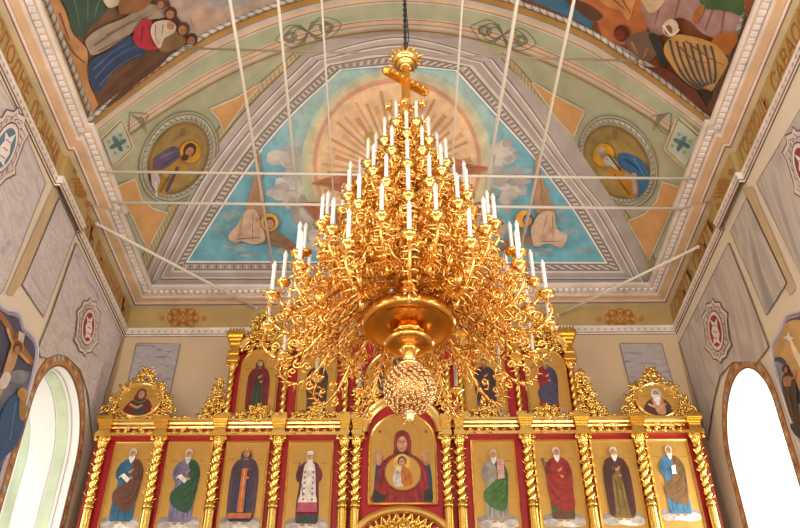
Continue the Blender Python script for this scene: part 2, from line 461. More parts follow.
# ---- vaulted ceiling: side barrels, back cove, front bay
def groin_x(y):
    z = Hb(YB - y)
    lo, hi = 0.0, 4.7
    for _ in range(30):
        m = (lo + hi) / 2
        if H(m) > z: lo = m
        else: hi = m
    return lo
cb = MB(); ys = [AB + (YB - 0.12 - AB) * i / 40 for i in range(41)]
SAGE = '#b2b192'; MAUVE = '#aa9c93'; GREYL = '#d6cbc2'; ORNG = '#d8a368'; DK = '#7d6a58'
for sx in (-1, 1):
    q = None
    for y in ys:
        gx = groin_x(y); xs = [gx + (4.5 - gx) * i / 24 for i in range(25)]
        n = cb.add([(sx * x, y, H(x) + 0.03) for x in xs])
        if q is not None:
            for i in range(24): cb.face((q + i, q + i + 1, n + i + 1, n + i), lin(SAGE), smooth=True)
        q = n
q = None
for y in ys:
    gx = groin_x(y); n = cb.add([(-gx + 2 * gx * i / 10, y, Hb(YB - y) + 0.03) for i in range(11)])
    if q is not None:
        for i in range(10): cb.face((q + i, q + i + 1, n + i + 1, n + i), lin(MAUVE), smooth=True)
    q = n
# crown strip closing the cove against the arch
gx = groin_x(AB); zc_ = Hb(YB - AB) + 0.03; q = None
for i in range(21):
    x = -gx + 2 * gx * i / 20; n = cb.add([(x, AB, zc_), (x, AB, max(zc_, H(x) + 0.01))])
    if q is not None: cb.face((q, q + 1, n + 1, n), lin(MAUVE))
    q = n
# front bay barrel
q = None
for y in [3.0 + (AF + 0.25 - 3.0) * i / 12 for i in range(13)]:
    n = cb.add([(-4.5 + 9.0 * i / 60, y, H(-4.5 + 9.0 * i / 60) + 0.05) for i in range(61)])
    if q is not None:
        for i in range(60): cb.face((q + i, q + i + 1, n + i + 1, n + i), lin('#c9b49a'), smooth=True)
    q = n
ceiling = struct(cb.build('ceiling', M['paint']))
# arch rib (trim_4) with its painted bands
ab = MB(); XS = [-4.42 + 8.84 * i / 110 for i in range(111)]
bandsA = [(0, .03, '#8c7350'), (.03, .07, '#c3a064'), (.07, .15, '#c9bcb2'), (.15, .165, DK), (.165, .25, '#dfb98e'), (.25, .265, DK), (.265, .30, '#cbbfb4'), (.30, .62, '#b3b697'), (.62, .66, '#cbbfb4'), (.66, .675, DK), (.675, .75, '#dfbf98'), (.75, .83, '#c8bcb6'), (.83, .84, DK), (.84, .96, '#b08848'), (.96, 1.0, '#8c6a3a')]
for t0, t1, col in bandsA:
    q = None
    for x in XS:
        n = ab.add([(x, AB + (AFX(x) - AB) * t, H(x) + 0.0) for t in (t0, t1)])
        if q is not None: ab.face((q, n, n + 1, q + 1), lin(col), smooth=False)
        q = n
q = None
for x in XS:
    n = ab.add([(x, AFX(x), H(x)), (x, AFX(x), H(x) + 0.06), (x, AB, H(x)), (x, AB, H(x) + 0.035)])
    if q is not None: ab.face((q, n, n + 1, q + 1), lin('#b08848')); ab.face((q + 2, q + 3, n + 3, n + 2), lin('#8c7350'))
    q = n
arch = struct(ab.build('trim_4', M['paint']))
def rope(mb, pts, r, pitch, c1='#ddd8d2', c2='#958a80', seg=8, turn=2):
    """twisted rope moulding along a 3D path"""
    pts = [Vector(p) for p in pts]; L = 0; prev = None; base = []; dens = []
    for a, c in zip(pts, pts[1:]):
        k = max(1, int((c - a).length / (pitch / 5)))
        dens += [a + (c - a) * i / k for i in range(k)]
    dens.append(pts[-1])
    k = len(dens)
    for i, p in enumerate(dens):
        t = (dens[min(i + 1, k - 1)] - dens[max(i - 1, 0)]).normalized()
        a = Vector((0, 0, 1)); a = (a - t * a.dot(t)).normalized(); bb = t.cross(a)
        if i: L += (p - dens[i - 1]).length
        ph = 2 * PI * L / pitch / turn
        base.append(mb.add([p + (a * math.cos(2 * PI * j / seg + ph) + bb * math.sin(2 * PI * j / seg + ph)) * r * (1.0 + 0.18 * math.cos(turn * 2 * PI * j / seg)) for j in range(seg)]))
    for i in range(k - 1):
        for j in range(seg):
            j2 = (j + 1) % seg
            mb.face((base[i] + j, base[i] + j2, base[i + 1] + j2, base[i + 1] + j), lin(c2 if j % (seg // turn) == 0 else c1), smooth=True)
b = MB(); rope(b, [(x, AFX(x) - 0.03, H(x) + 0.01) for x in [-4.3 + 8.6 * i / 60 for i in range(61)]], 0.036, 0.13, '#c4bbb0', '#857a70')
struct(b.build('trim_5', M['paint']))
for i, sx in enumerate((-1, 1)):
    b = MB(); rope(b, [(sx * 4.19, y, H(4.19) + 0.03) for y in (3.0, 5, 6, 7, AF + 0.18)], 0.036, 0.13, '#b9b2a8', '#7d766c')
    # bead row and pale mouldings under the rope
    for t0, x0, x1, col in ((0, 4.22, 4.28, '#c8a06a'), (0, 4.28, 4.36, '#cdbfb6'), (0, 4.36, 4.5, '#dcc6a8')):
        m = b.add([(sx * x0, 3.0, H(x0) + 0.03), (sx * x0, AF, H(x0) + 0.03), (sx * x1, AF, H(x1) + 0.03), (sx * x1, 3.0, H(x1) + 0.03)]); b.face((m, m + 1, m + 2, m + 3), lin(col))
    struct(b.build('trim_%d' % (6 + i), M['paint']))

# painted bands on the vault of the back bay -------------------------------------------------
h_side, h_cove, h_arch, h_front = hit(f_side), hit(f_cove), hit(f_arch), hit(f_front)
IN_L = [(188, 261), (234, 190), (268, 143), (298, 110), (342, 70)]
OUT_L = [(146, 286), (181, 211), (205, 170), (251, 112), (306, 56)]
N = 24
inL = resample(IN_L, N, True); outL = resample(OUT_L, N, True)
inR = [(797 - (x - 0) + (0 if y > 200 else -0), y + 1) for x, y in inL]; inR = resample([(605, 262), (574, 212), (548, 177), (527, 150), (492, 112), (455, 71)], N, True)
outR = resample([(650, 287), (612, 215), (574, 167), (538, 112), (497, 58)], N, True)
inT = resample([(342, 70), (398, 66), (455, 71)], N); outT = resample([(306, 56), (400, 34), (497, 58)], N, True)
inB = resample([(188, 261), (605, 262)], N); outB = resample([(146, 288), (650, 288)], N)
fp = Painter(h_cove, normal_of(h_cove), 0.004, 9)
seq = [(0, .06, '#e6ded6'), (.06, .10, '#6f5f57'), (.10, .30, '#a3958a'), (.30, .34, '#6f5f57'), (.34, .42, '#cfc3ba'), (.42, .60, '#a89a92'), (.60, .64, '#dcd2ca'), (.64, .70, '#85766e'), (.70, .84, '#b5a79e'), (.84, .88, '#dcd2ca'), (.88, .92, '#7d6d64'), (.92, 1.0, '#ad9f96')]
for A, B in ((inL, outL), (inR, outR), (inT, outT), (inB, outB)):
    for t0, t1, col in seq: fp.band(A, B, t0, t1, col, 1)
    # guilloche of little waves in the ornament band
    n = 100 if A is not inT else 36
    a2, b2 = resample(A, n), resample(B, n)
    for i in range(n):
        p = [(a2[i][k] + (b2[i][k] - a2[i][k]) * 0.13) for k in (0, 1)]; r_ = [(a2[i + 1][k] + (b2[i + 1][k] - a2[i + 1][k]) * 0.27) for k in (0, 1)]
        q = [(a2[i][k] * .5 + a2[i + 1][k] * .5 + ((b2[i][k] - a2[i][k])) * 0.2) for k in (0, 1)]
        fp.line([p, q, r_], 1.1, '#d3c7bc' if i % 2 else '#74645a', layer=2, w1=1.2)
struct(fp.build('trim_8', M['paint']))

def side_painter(): return Painter(h_side, normal_of(h_side), 0.004, 9)
sp = side_painter()
for s, IN in ((-1, outL), (1, outR)):
    # mouldings running beside the groin, from the corner upwards
    if s < 0: far = resample([(128, 262), (163, 200), (187, 158), (232, 98), (286, 52)], N, True)
    else: far = resample([(668, 262), (630, 203), (592, 156), (531, 70), (505, 50)], N, True)
    for t0, t1, col in ((0, .2, '#c8bca8'), (.2, .3, '#8a7a5c'), (.3, .6, '#cbb98a'), (.6, .68, '#8a7d66'), (.68, 1.0, '#b6b898')): sp.band(IN, far, t0, t1, col, 1)
    a2, b2 = resample(IN, 50), resample(far, 50)
    for i in range(50):
        p = [(a2[i][k] + (b2[i][k] - a2[i][k]) * 0.33) for k in (0, 1)]; r_ = [(a2[i + 1][k] + (b2[i + 1][k] - a2[i + 1][k]) * 0.57) for k in (0, 1)]
        sp.line([p, r_], 1.3, '#a8956c', smooth=False, layer=2)
def outlined(P, pts, col, w=2.2, edge='#d9d2bf', dark='#8d8266'):
    P.line(pts + [pts[0]], w * 1.9, dark, smooth=False, layer=3)
    P.line(pts + [pts[0]], w * 1.4, edge, smooth=False, layer=4); P.poly(pts, col, layer=5)
outlined(sp, [(210, 109), (236, 98), (262, 82), (242, 104), (223, 132), (219, 119)], ORNG)
outlined(sp, [(533, 82), (556, 96), (585, 111), (579, 122), (574, 136), (556, 115)], ORNG)
outlined(sp, [(116, 187), (134, 179), (140, 198), (151, 208), (166, 213), (156, 230), (147, 248), (131, 214)], ORNG)
outlined(sp, [(629, 221), (646, 214), (658, 201), (663, 182), (680, 187), (668, 218), (650, 258), (640, 240)], ORNG)
# stripes along the cornice
for s in (-1, 1):
    A = [(99, 185), (146, 287)] if s < 0 else [(704, 190), (652, 289)]
    B = [(124, 196), (151, 262)] if s < 0 else [(680, 198), (646, 266)]
    A, B = resample(A, 8), resample(B, 8)
    for t0, t1, col in ((0, .35, '#c9bb9f'), (.35, .45, '#8f8168'), (.45, .75, '#a9a090'), (.75, 1, '#bcc0a0')): sp.band(A, B, t0, t1, col, 1)
# wide pale rings under the medallions
for cx, cy, rot in ((178, 157, math.radians(-62)), (619, 161, math.radians(62))):
    sp.ell(cx, cy, 48, 36, '#b9bba0', rot, 36, layer=6); sp.ring(cx, cy, 46, 34.5, 1.2, '#857a66', rot, layer=7); sp.ring(cx, cy, 49, 37, 1.2, '#8f8570', rot, layer=7)
sp.build('painted_side_fields', M['paint'], ceiling)

# ---- ornaments on the arch soffit
ap = Painter(h_arch, normal_of(h_arch), 0.004, 10)
def lace(P, cx, cy, ang, L, W, col='#7f7a62'):
    ca, sa = math.cos(ang), math.sin(ang)
    T = lambda x, y: (cx + x * ca - y * sa, cy + x * sa + y * ca)
    for k in range(3):
        m = 1 - 0.24 * k
        P.line([T(-L * m, 0), T(-L * .55 * m, -W * m), T(-L * .12, -W * .55 * m), T(L * .12, W * .55 * m), T(L * .55 * m, W * m), T(L * m, 0), T(L * .55 * m, -W * m), T(L * .12, -W * .55 * m), T(-L * .12, W * .55 * m), T(-L * .55 * m, W * m), T(-L * m, 0)], 0.9, col, layer=2)
        P.ring(*T(L * .55, 0), W * .6 * m, W * .45 * m, 0.8, col, ang, layer=3); P.ring(*T(-L * .55, 0), W * .6 * m, W * .45 * m, 0.8, col, ang, layer=3)
    P.line([T(-L * .2, -W * .9), T(0, 0), T(L * .2, W * .9)], 0.9, col, layer=4); P.line([T(-L * .2, W * .9), T(0, 0), T(L * .2, -W * .9)], 0.9, col, layer=4)
lace(ap, 308, 32, math.radians(-14), 34, 11)
lace(ap, 503, 35, math.radians(15), 34, 11)
for quad, cx, cy in (([(102, 140), (121, 121), (131, 147), (112, 166)], 116.5, 143), ([(681, 118), (702, 136), (688, 165), (669, 147)], 685, 141)):
    ap.line(quad + [quad[0]], 6, '#dfc29a', smooth=False); ap.line(quad + [quad[0]], 2.6, '#8a7c64', smooth=False); ap.poly(quad, '#bcc3ae')
    for a in range(4):
        an = a * PI / 2 + (0.25 if cx < 400 else -0.25) + PI / 4
        ap.ell(cx + 4.6 * math.cos(an), cy + 4.6 * math.sin(an), 4.6, 2.3, '#55707a', an, 10)
        ap.ell(cx + 9.5 * math.cos(an + PI / 4), cy + 9.5 * math.sin(an + PI / 4), 1.8, 1.8, '#8f9a86', 0, 8)
for sgn, cx, cy in ((-1, 139, 123), (1, 661, 121)):
    for k in range(5):
        ap.line([(cx - sgn * (8 - k), cy + 9 - 3 * k), (cx + sgn * (1 - k), cy - 2 - k), (cx + sgn * (8 - 2 * k), cy - 9 + k)], 0.9, '#8a836c', layer=3)
    ap.line([(cx - 10, cy - 11), (cx - 9 * 1, cy + 10), (cx + 9, cy - 8), (cx - 10, cy - 11)], 1.0, '#8a836c', layer=4) if sgn < 0 else ap.line([(cx + 11, cy - 8), (cx + 7, cy + 13), (cx - 10, cy - 4), (cx + 11, cy - 8)], 1.0, '#8a836c', layer=4)
ap.build('painted_arch_ornament', M['paint'], arch)

# ---- knots and lettering on the frieze
def knot(P, cx, cy, wx, wy, col='#b06c22'):
    for k in range(-2, 3):
        o = k * wx * .36; e = 1 - abs(k) * .22
        P.line([(cx + o - wx * .62 * e, cy - wy * e), (cx + o + wx * .62 * e, cy + wy * e)], 1.3, col, smooth=False, layer=2)
        P.line([(cx + o + wx * .62 * e, cy - wy * e), (cx + o - wx * .62 * e, cy + wy * e)], 1.3, col, smooth=False, layer=3)
    for sx in (-1, 1):
        for sy in (-1, 1): P.ring(cx + sx * wx * .55, cy + sy * wy * .62, wx * .32, wy * .36, 1.2, col, layer=4)
        P.ring(cx + sx * wx * .9, cy, wx * .22, wy * .4, 1.2, col, layer=4); P.ring(cx, cy + sx * wy * .8, wx * .3, wy * .3, 1.2, col, layer=4)
    return
def knot_old(P, cx, cy, wx, wy, col='#b5782c'):
    for i in range(4):
        t = -0.75 + 0.5 * i
        P.line([(cx + wx * t, cy - wy), (cx + wx * (t * .3 + .35), cy), (cx + wx * t, cy + wy)], 1.6, col, layer=2)
        P.line([(cx - wx, cy + wy * t), (cx, cy + wy * (t * .3 - .3)), (cx + wx, cy + wy * t)], 1.3, col, layer=3)
    P.ring(cx, cy, wx * .55, wy * .75, 1.8, col, 0, layer=4)
fpb = Painter(on_y(YB - 0.014), Vector((0, -1, 0)), 0.003)
for cx, cy in ((183, 318), (620, 319)):
    knot(fpb, cx, cy, 14, 9)
    for s in (-1, 1): fpb.ell(cx + s * 21, cy + 0.6, 3, 2.8, '#b5782c', 0, 12)
fpb.build('painted_knots', M['paint'], frieze)
for sx in (-1, 1):
    P = Painter(on_x(sx * (XW - BUMP - 0.016)), Vector((-sx, 0, 0)), 0.003)
    cx, cy = (82, 187) if sx < 0 else (725, 189)
    for k in range(5):
        o = -8 + 4 * k
        P.line([(cx + sx * -o * .42 - 8, cy + o), (cx + sx * -o * .42 + 8, cy + o)], 1.5, '#a96f2a', smooth=False, layer=2)
        P.line([(cx - 6 + 3 * k, cy - 12 + abs(k - 2) * 2), (cx - 6 + 3 * k, cy + 12 - abs(k - 2) * 2)], 1.3, '#b77c30', smooth=False, layer=3)
    for s in (-1, 1): P.poly([(cx - sx * s * 6 - 2.5, cy + s * 17 - 3), (cx - sx * s * 6 + 2.5, cy + s * 17 - 3), (cx - sx * s * 6 + 2.5, cy + s * 17 + 3), (cx - sx * s * 6 - 2.5, cy + s * 17 + 3)], '#a96f2a')
    P.build('painted_knot', M['paint'], frieze)
M['letter'] = solid('ochre_lettering', '#a8601c', 0.5)
def lettering(text, sx, y0, y1):
    """church lettering on a side frieze, fitted between y0 and y1"""
    cu = bpy.data.curves.new('lettering', 'FONT'); cu.body = text; cu.size = 1
    o = bpy.data.objects.new('tmp', cu); C.objects.link(o)
    dg = bpy.context.evaluated_depsgraph_get(); me = bpy.data.meshes.new_from_object(o.evaluated_get(dg)); bpy.data.objects.remove(o)
    xs = [v.co.x for v in me.vertices]; ysv = [v.co.y for v in me.vertices]
    x0, x1, a, bb = min(xs), max(xs), min(ysv), max(ysv)
    for v in me.vertices:
        u = (v.co.x - x0) / (x1 - x0); w_ = (v.co.y - a) / (bb - a); z = ZL + 0.18 + w_ * 0.33
        y = (y0 + (y1 - y0) * u) if sx < 0 else (y1 - (y1 - y0) * u)
        v.co = Vector((sx * (XW - 0.02), y, z))
    me.materials.clear(); me.materials.append(M['letter'])
    o = bpy.data.objects.new('lettering', me); C.objects.link(o); o.parent = frieze
lettering('ГОСПОДНЕ.', -1, 5.7, 7.15); lettering('ОСАННА', -1, 7.25, 8.22)
lettering('ВЪ ВЫШНИХЪ', -1, 9.5, 11.75)
lettering('ГОСПОДЬ', 1, 7.2, 8.2); lettering('САВАОФЪ', 1, 5.7, 7.0); lettering('СВЯТЪ СВЯТЪ', 1, 9.5, 11.75)

# ---- marble panels, cartouches on the walls
XP = XW - 0.012
def wall_panel(sx, pts, mat, name='marble_panel', edge='#9c8b74'):
    P = Painter(on_x(sx * XP), Vector((-sx, 0, 0)), 0.003)
    P.poly(pts, '#ffffff', layer=2, mi=1); P.line(pts + [pts[0]], 1.6, edge, smooth=False, layer=1)
    P.line(pts + [pts[0]], 0.5, '#7a6e60', smooth=False, layer=3)
    P.mb.build(name, [M['paint'], mat], walls[sx])
wall_panel(-1, [(59, 198), (75, 232), (43, 317), (22, 285)], M['marble'])
wall_panel(-1, [(76, 243), (122, 338), (104, 395), (93, 450), (88, 395), (80, 370), (67, 357), (58, 354), (47, 358), (40, 357), (38, 348), (50, 318)], M['marble'])
wall_panel(-1, [(-5, 72), (16, 112), (45, 183), (3, 290), (-6, 300)], M['marble'])
wall_panel(1, [(747, 198), (731, 231), (767, 315), (787, 283)], M['marble_right'])
wall_panel(1, [(729, 243), (680, 342), (708, 440), (714, 400), (720, 376), (733, 362), (748, 362), (757, 363), (769, 347), (750, 296)], M['marble_right'])
wall_panel(1, [(771, 160), (757, 183), (806, 284), (812, 90)], M['marble_right'])
wall_strip = None
def beige_corner(sx, pts):
    P = Painter(on_x(sx * XP), Vector((-sx, 0, 0)), 0.003); P.poly(pts, '#cbb08c', layer=1); P.build('painted_corner_strip', M['paint'], walls[sx])
beige_corner(-1, [(123, 337), (126, 338), (70, 540), (64, 540), (91, 450)]); beige_corner(1, [(674, 340), (679, 342), (735, 540), (728, 540)])
beige_corner(-1, [(53, 187), (61, 189), (22, 283), (12, 296), (6, 294)]); beige_corner(1, [(742, 188), (752, 186), (796, 288), (790, 296), (783, 284)])
# cartouches
def cartouche(sx, cx, cy, w, h, tilt, red='#a8323e'):
    P = Painter(on_x(sx * (XP - 0.012)), Vector((-sx, 0, 0)), 0.003)
    c, s = math.cos(tilt), math.sin(tilt)
    T = lambda pts: [(cx + (x * w) * c - (y * h) * s, cy + (x * w) * s + (y * h) * c) for x, y in pts]
    shape = [(0, -1), (.14, -.88), (.5, -.86), (.56, -.68), (.95, -.5), (.84, -.3), (.84, .3), (.97, .48), (.62, .66), (.46, .84), (.14, .88), (0, 1), (-.14, .88), (-.46, .84), (-.62, .66), (-.97, .48), (-.84, .3), (-.84, -.3), (-.95, -.5), (-.56, -.68), (-.5, -.86), (-.14, -.88)]
    P.poly(T([(x * 1.08, y * 1.05) for x, y in shape]), '#7d5c58'); P.poly(T(shape), '#dcd2cc'); P.poly(T([(x * .86, y * .88) for x, y in shape]), '#a07f7c'); P.poly(T([(x * .82, y * .85) for x, y in shape]), '#d2c5bf')
    for i in range(20):
        a = 2 * PI * i / 20; P.line(T([(.62 * math.cos(a), .7 * math.sin(a)), (.74 * math.cos(a + .15), .76 * math.sin(a + .15))]), 0.9, '#96706e', smooth=False, layer=P.layer)
    el = lambda k: [(k * .58 * math.cos(a), k * .66 * math.sin(a)) for a in (2 * PI * i / 24 for i in range(24))]
    P.poly(T(el(1.0)), '#8c4a4c'); P.poly(T(el(.93)), '#e4dcd6'); P.poly(T(el(.76)), red)
    P.poly(T([(-.28, -.38), (0, -.26), (.26, -.4), (.2, -.12), (.3, .1), (.2, .3), (.28, .44), (0, .34), (-.24, .42), (-.18, .2), (-.28, 0), (-.16, -.16)]), '#e9e2dc')
    for k in (-.2, 0, .2): P.line(T([(-.14, k), (.16, k + .05)]), 0.8, '#a8525a', smooth=False)
    P.build('painted_cartouche', M['paint'], walls[sx])
cartouche(-1, 87, 327, 12.5, 29, 0.1); cartouche(1, 717, 331, 13.5, 32, -0.12)
cartouche(-1, 3, 148, 20, 42, 0.35, '#5f7f92'); cartouche(1, 806, 168, 18, 42, -0.3, '#8c3b48')
# back wall grey panels
bp_ = Painter(on_y(YB - 0.012), Vector((0, -1, 0)), 0.003)
for pts in ([(137, 344), (180, 344), (162, 430), (118, 430)], [(620, 344), (661, 344), (686, 430), (641, 430)]):
    bp_.line(pts + [pts[0]], 2.4, '#8a7660', smooth=False, layer=1); bp_.poly(pts, '#ffffff', layer=2, mi=1)
bp_.mb.build('marble_panel', [M['paint'], M['marble_back']], wall_back)

# ================================================================== PAINTED VAULT PICTURES
def mural(name, h, nrm, step=0.006, grid=9, layer=1):
    P = Painter(h, nrm, step, grid); P.layer = layer; return P
nc = normal_of(h_cove)
root = empty('ceiling_mural', (0, 10.6, 10.6)); tag(root, 'painted blue sky with golden sun disc and clouds in the mauve-framed trapezoid vault', 'mural')
P = mural('sky', h_cove, nc)
P.poly(IN_L + [(398, 66)] + [(455, 71), (492, 112), (527, 150), (548, 177), (574, 212), (605, 262)], '#6aa5b4', layer=1)
for k in range(6):
    t = k / 5; c0, c1 = (0x6f, 0xa8, 0xb5), (0x9c, 0xb9, 0xb2); col = '#%02x%02x%02x' % tuple(int(a + (b_ - a) * t) for a, b_ in zip(c0, c1))
    P.poly([(262 + 30 * t, 149 - 32 * t), (298 + 14 * t, 110 - 14 * t), (342, 71), (398, 67.5), (455, 72), (492 - 12 * t, 113 - 12 * t), (520 - 26 * t, 142 - 22 * t), (510 - 40 * t, 195 - 40 * t), (400, 215 - 20 * t), (290 + 30 * t, 195 - 40 * t)], col, layer=1.25 + .12 * k)
P.layer = 2
rr = random.Random(3)
for cx, cy, rx, ry, col in [(300, 170, 26, 16, '#a9a39c'), (283, 190, 20, 10, '#b5ada4'), (320, 195, 22, 16, '#b9aea2'), (310, 222, 22, 14, '#a8a098'), (335, 235, 22, 12, '#b5aba0'), (318, 215, 16, 10, '#c4b8aa'), (300, 150, 14, 9, '#a3a39e'), (230, 215, 14, 8, '#8fa5a4'), (222, 228, 10, 5, '#87a3a5'), (235, 247, 14, 5, '#8aa4a6'), (250, 255, 12, 4, '#93a6a4'), (288, 250, 14, 5, '#94a5a2'), (257, 172, 9, 5, '#8ba5a8'),
                         (494, 165, 20, 12, '#b0a79c'), (470, 190, 24, 16, '#c1b4a6'), (500, 190, 20, 13, '#a9a197'), (485, 225, 22, 14, '#b5a99d'), (510, 205, 12, 9, '#9da09b'), (520, 170, 14, 8, '#9fa39f'), (548, 190, 9, 6, '#7fa0a6'), (560, 215, 10, 6, '#86a1a3'), (540, 252, 16, 5, '#87a2a5'), (575, 232, 12, 5, '#83a0a4'), (580, 250, 12, 4, '#8aa3a4'), (455, 235, 26, 15, '#b8aa9c'), (290, 160, 24, 14, '#b3aaa0'), (306, 185, 24, 14, '#c0b3a6'), (325, 168, 18, 14, '#c9b8a4'), (298, 208, 20, 12, '#aba49b'), (320, 242, 24, 12, '#bcb0a2'), (503, 150, 20, 13, '#b5aaa0'), (478, 172, 18, 14, '#c9b8a4'), (512, 186, 18, 11, '#aea59b'), (480, 208, 22, 13, '#bdb0a3'), (470, 245, 22, 10, '#b5aa9e'), (345, 205, 20, 16, '#c7b7a4')]:
    big = rx > 15
    for q in range(9 if big else 5):
        aa = rr.uniform(0, 2 * PI); dd = rr.random() ** .6; x = cx + rx * .75 * dd * math.cos(aa); y = cy + ry * .75 * dd * math.sin(aa); r1 = rx * rr.uniform(.22, .5); r2 = ry * rr.uniform(.3, .6)
        c2 = shade(col, rr.uniform(.9, 1.12)) if big else col
        P.poly([(x + r1 * math.cos(a) * (0.75 + 0.4 * rr.random()), y + r2 * math.sin(a) * (0.75 + 0.4 * rr.random())) for a in (2 * PI * i / 9 for i in range(9))], c2, smooth=True, layer=2.2 + .1 * ((q * 7 + int(cx)) % 23))
P.ell(397, 166, 96, 97, '#b9bea4', 0, 40, layer=5); P.ell(397, 166, 92, 93, '#c8ba90', 0, 40, layer=6)
P.ell(397, 164, 84, 86, '#cc9070', 0, 40, layer=7); P.ell(397, 164, 80, 81, '#dfb78a', 0, 40, layer=8)
P.ell(397, 170, 58, 55, '#e3c096', 0, 36, layer=9); P.ell(397, 176, 36, 34, '#ecd0a8', 0, 30, layer=10)
for i in range(52):
    a = 2 * PI * i / 52 + 0.03; r0 = 24; r1 = 62 + 15 * (0.5 + 0.5 * math.cos(i * 2.2))
    P.line([(397 + r0 * math.cos(a), 172 + r0 * math.sin(a)), (397 + r1 * math.cos(a), 166 + r1 * math.sin(a))], 1.8, '#c48a54' if i % 2 else '#cf9c66', smooth=False, layer=11, w1=5.0 if i % 3 == 0 else 3.2)
P.poly([(365, 132), (374, 132), (374, 145), (365, 145)], '#b08a30', layer=12)
P.build('painted_sky', M['mural'], root)
def seraph(label_col, polys, halo=None, face=None, layer=13):
    P = mural('seraph', h_cove, nc, layer=layer)
    for pts, col, lines in polys:
        P.poly(pts, col, smooth=True)
        for ln, lc in lines: P.line(ln, 0.9, lc, w1=0.4)
        x0 = min(p[0] for p in pts); x1 = max(p[0] for p in pts); y0 = min(p[1] for p in pts); y1 = max(p[1] for p in pts); lay = P.layer + 1
        for q in range(60):
            x, y = x0 + (x1 - x0) * ((q * .618) % 1), y0 + (y1 - y0) * ((q * .381) % 1)
            if inside((x, y), pts) and inside((x + 2, y + 3), pts): P.line([(x, y), (x + 1.4, y + 1.6), (x + 1.6, y + 3.2)], .7, shade(col, .78 if q % 2 else 1.15), layer=lay, w1=.3)
        P.layer = lay
    if halo:
        P.ell(halo[0], halo[1], halo[2], halo[2], '#d9a03c'); P.ring(halo[0], halo[1], halo[2], halo[2], 0.8, '#8c6a35')
        P.ell(face[0], face[1], 5.6, 6.2, '#5c3c2b'); P.ell(face[0] + face[2], face[1] + 0.8, 3.6, 4.4, '#c08a66')
        P.ell(face[0] + face[2] - 1.3, face[1], 0.6, 0.4, '#3b2720', n=8); P.ell(face[0] + face[2] + 1.3, face[1], 0.6, 0.4, '#3b2720', n=8); P.line([(face[0] + face[2] - 1, face[1] + 3), (face[0] + face[2] + 1, face[1] + 3)], .5, '#8c4b3c', smooth=False)
    return P.build('painted_seraph', M['mural'], root)
seraph('', [([(255, 178), (259, 150), (263, 178), (266, 205), (272, 222), (258, 216), (246, 213)], '#a97e5a', [([(258, 158), (259, 205)], '#7d5a3c')]),
            ([(262, 230), (276, 230), (292, 240), (304, 251), (296, 250), (280, 246), (264, 241)], '#8d6544', [([(266, 236), (300, 249)], '#5f432e')]),
            ([(230, 235), (240, 222), (246, 211), (256, 209), (262, 222), (266, 238), (256, 243), (243, 240), (236, 242)], '#c8a68a', [([(244, 215), (240, 236)], '#96745a'), ([(254, 213), (254, 240)], '#96745a'), ([(236, 238), (262, 236)], '#7d5f48')])], (271, 221, 9), (271, 222, 0.6))
seraph('', [([(533, 180), (537, 152), (541, 176), (552, 206), (554, 216), (536, 212)], '#a97e5a', [([(538, 160), (542, 208)], '#7d5a3c')]),
            ([(496, 252), (505, 240), (518, 230), (528, 234), (532, 243), (516, 244)], '#8d6544', [([(500, 250), (526, 236)], '#5f432e')]),
            ([(532, 242), (530, 226), (540, 212), (552, 212), (556, 228), (566, 234), (560, 246), (548, 242), (536, 245)], '#c8a68a', [([(546, 214), (540, 238)], '#96745a'), ([(551, 214), (552, 240)], '#96745a'), ([(536, 240), (560, 240)], '#7d5f48')])], (523, 218, 9), (527, 219, -0.6))
seraph('', [([(312, 183), (330, 177), (350, 172), (372, 182), (366, 196), (344, 193), (326, 186)], '#a9643a', [([(318, 183), (360, 186)], '#7a4526')]),
            ([(304, 203), (322, 202), (346, 206), (352, 222), (340, 232), (322, 224), (312, 214)], '#a55f36', [([(310, 205), (342, 222)], '#7a4526')]),
            ([(498, 195), (486, 204), (476, 216), (464, 226), (458, 210), (476, 202)], '#a55f36', [([(494, 198), (466, 218)], '#7a4526')]),
            ([(490, 168), (470, 164), (448, 158), (440, 172), (468, 174)], '#a9643a', [([(484, 168), (450, 166)], '#7a4526')]),
            ([(370, 190), (390, 176), (420, 178), (436, 196), (430, 240), (380, 240)], '#b9794c', [])])

settle(root, (0, 10.6, 10.6))
# medallions
nsd = normal_of(h_side)
def medallion(cx, cy, rx, ry, rot, label, paintfn):
    base = h_side(cx, cy); root = empty('painted_medallion'); tag(root, label, 'medallion', None)
    P = Painter(h_side, nsd, 0.003, 9)
    P.ell(cx, cy, rx + 3, ry + 3, '#8c6f43', rot, 36, layer=11); P.ell(cx, cy, rx, ry, '#a2874e', rot, 36, layer=12)
    P.ell(cx + 2, cy + 4, rx * .8, ry * .75, '#b09458', rot, 30, layer=13); P.layer = 13
    paintfn(P); P.build('painting', M['mural'], root)
    fb = MB(); c, s = math.cos(rot), math.sin(rot); pts = []
    for i in range(61):
        a = 2 * PI * i / 60; x = (rx + 5.5) * math.cos(a); y = (ry + 5.5) * math.sin(a); pts.append(h_side(cx + x * c - y * s, cy + x * s + y * c) - ray(cx, cy).normalized() * 0.02)
    rope(fb, pts, 0.034, 0.1, '#b9b2a4', '#857d70')
    for k, col in ((9, '#b79a60'), (2.2, '#c9ab63')):
        pts = []
        for i in range(61):
            a = 2 * PI * i / 60; x = (rx + k) * math.cos(a); y = (ry + k) * math.sin(a); pts.append(h_side(cx + x * c - y * s, cy + x * s + y * c) - ray(cx, cy).normalized() * 0.01)
        fb.tube(pts, 0.018, 6, col=lin(col))
    fb.build('oval_frame', M['paint'], root); settle(root, base)
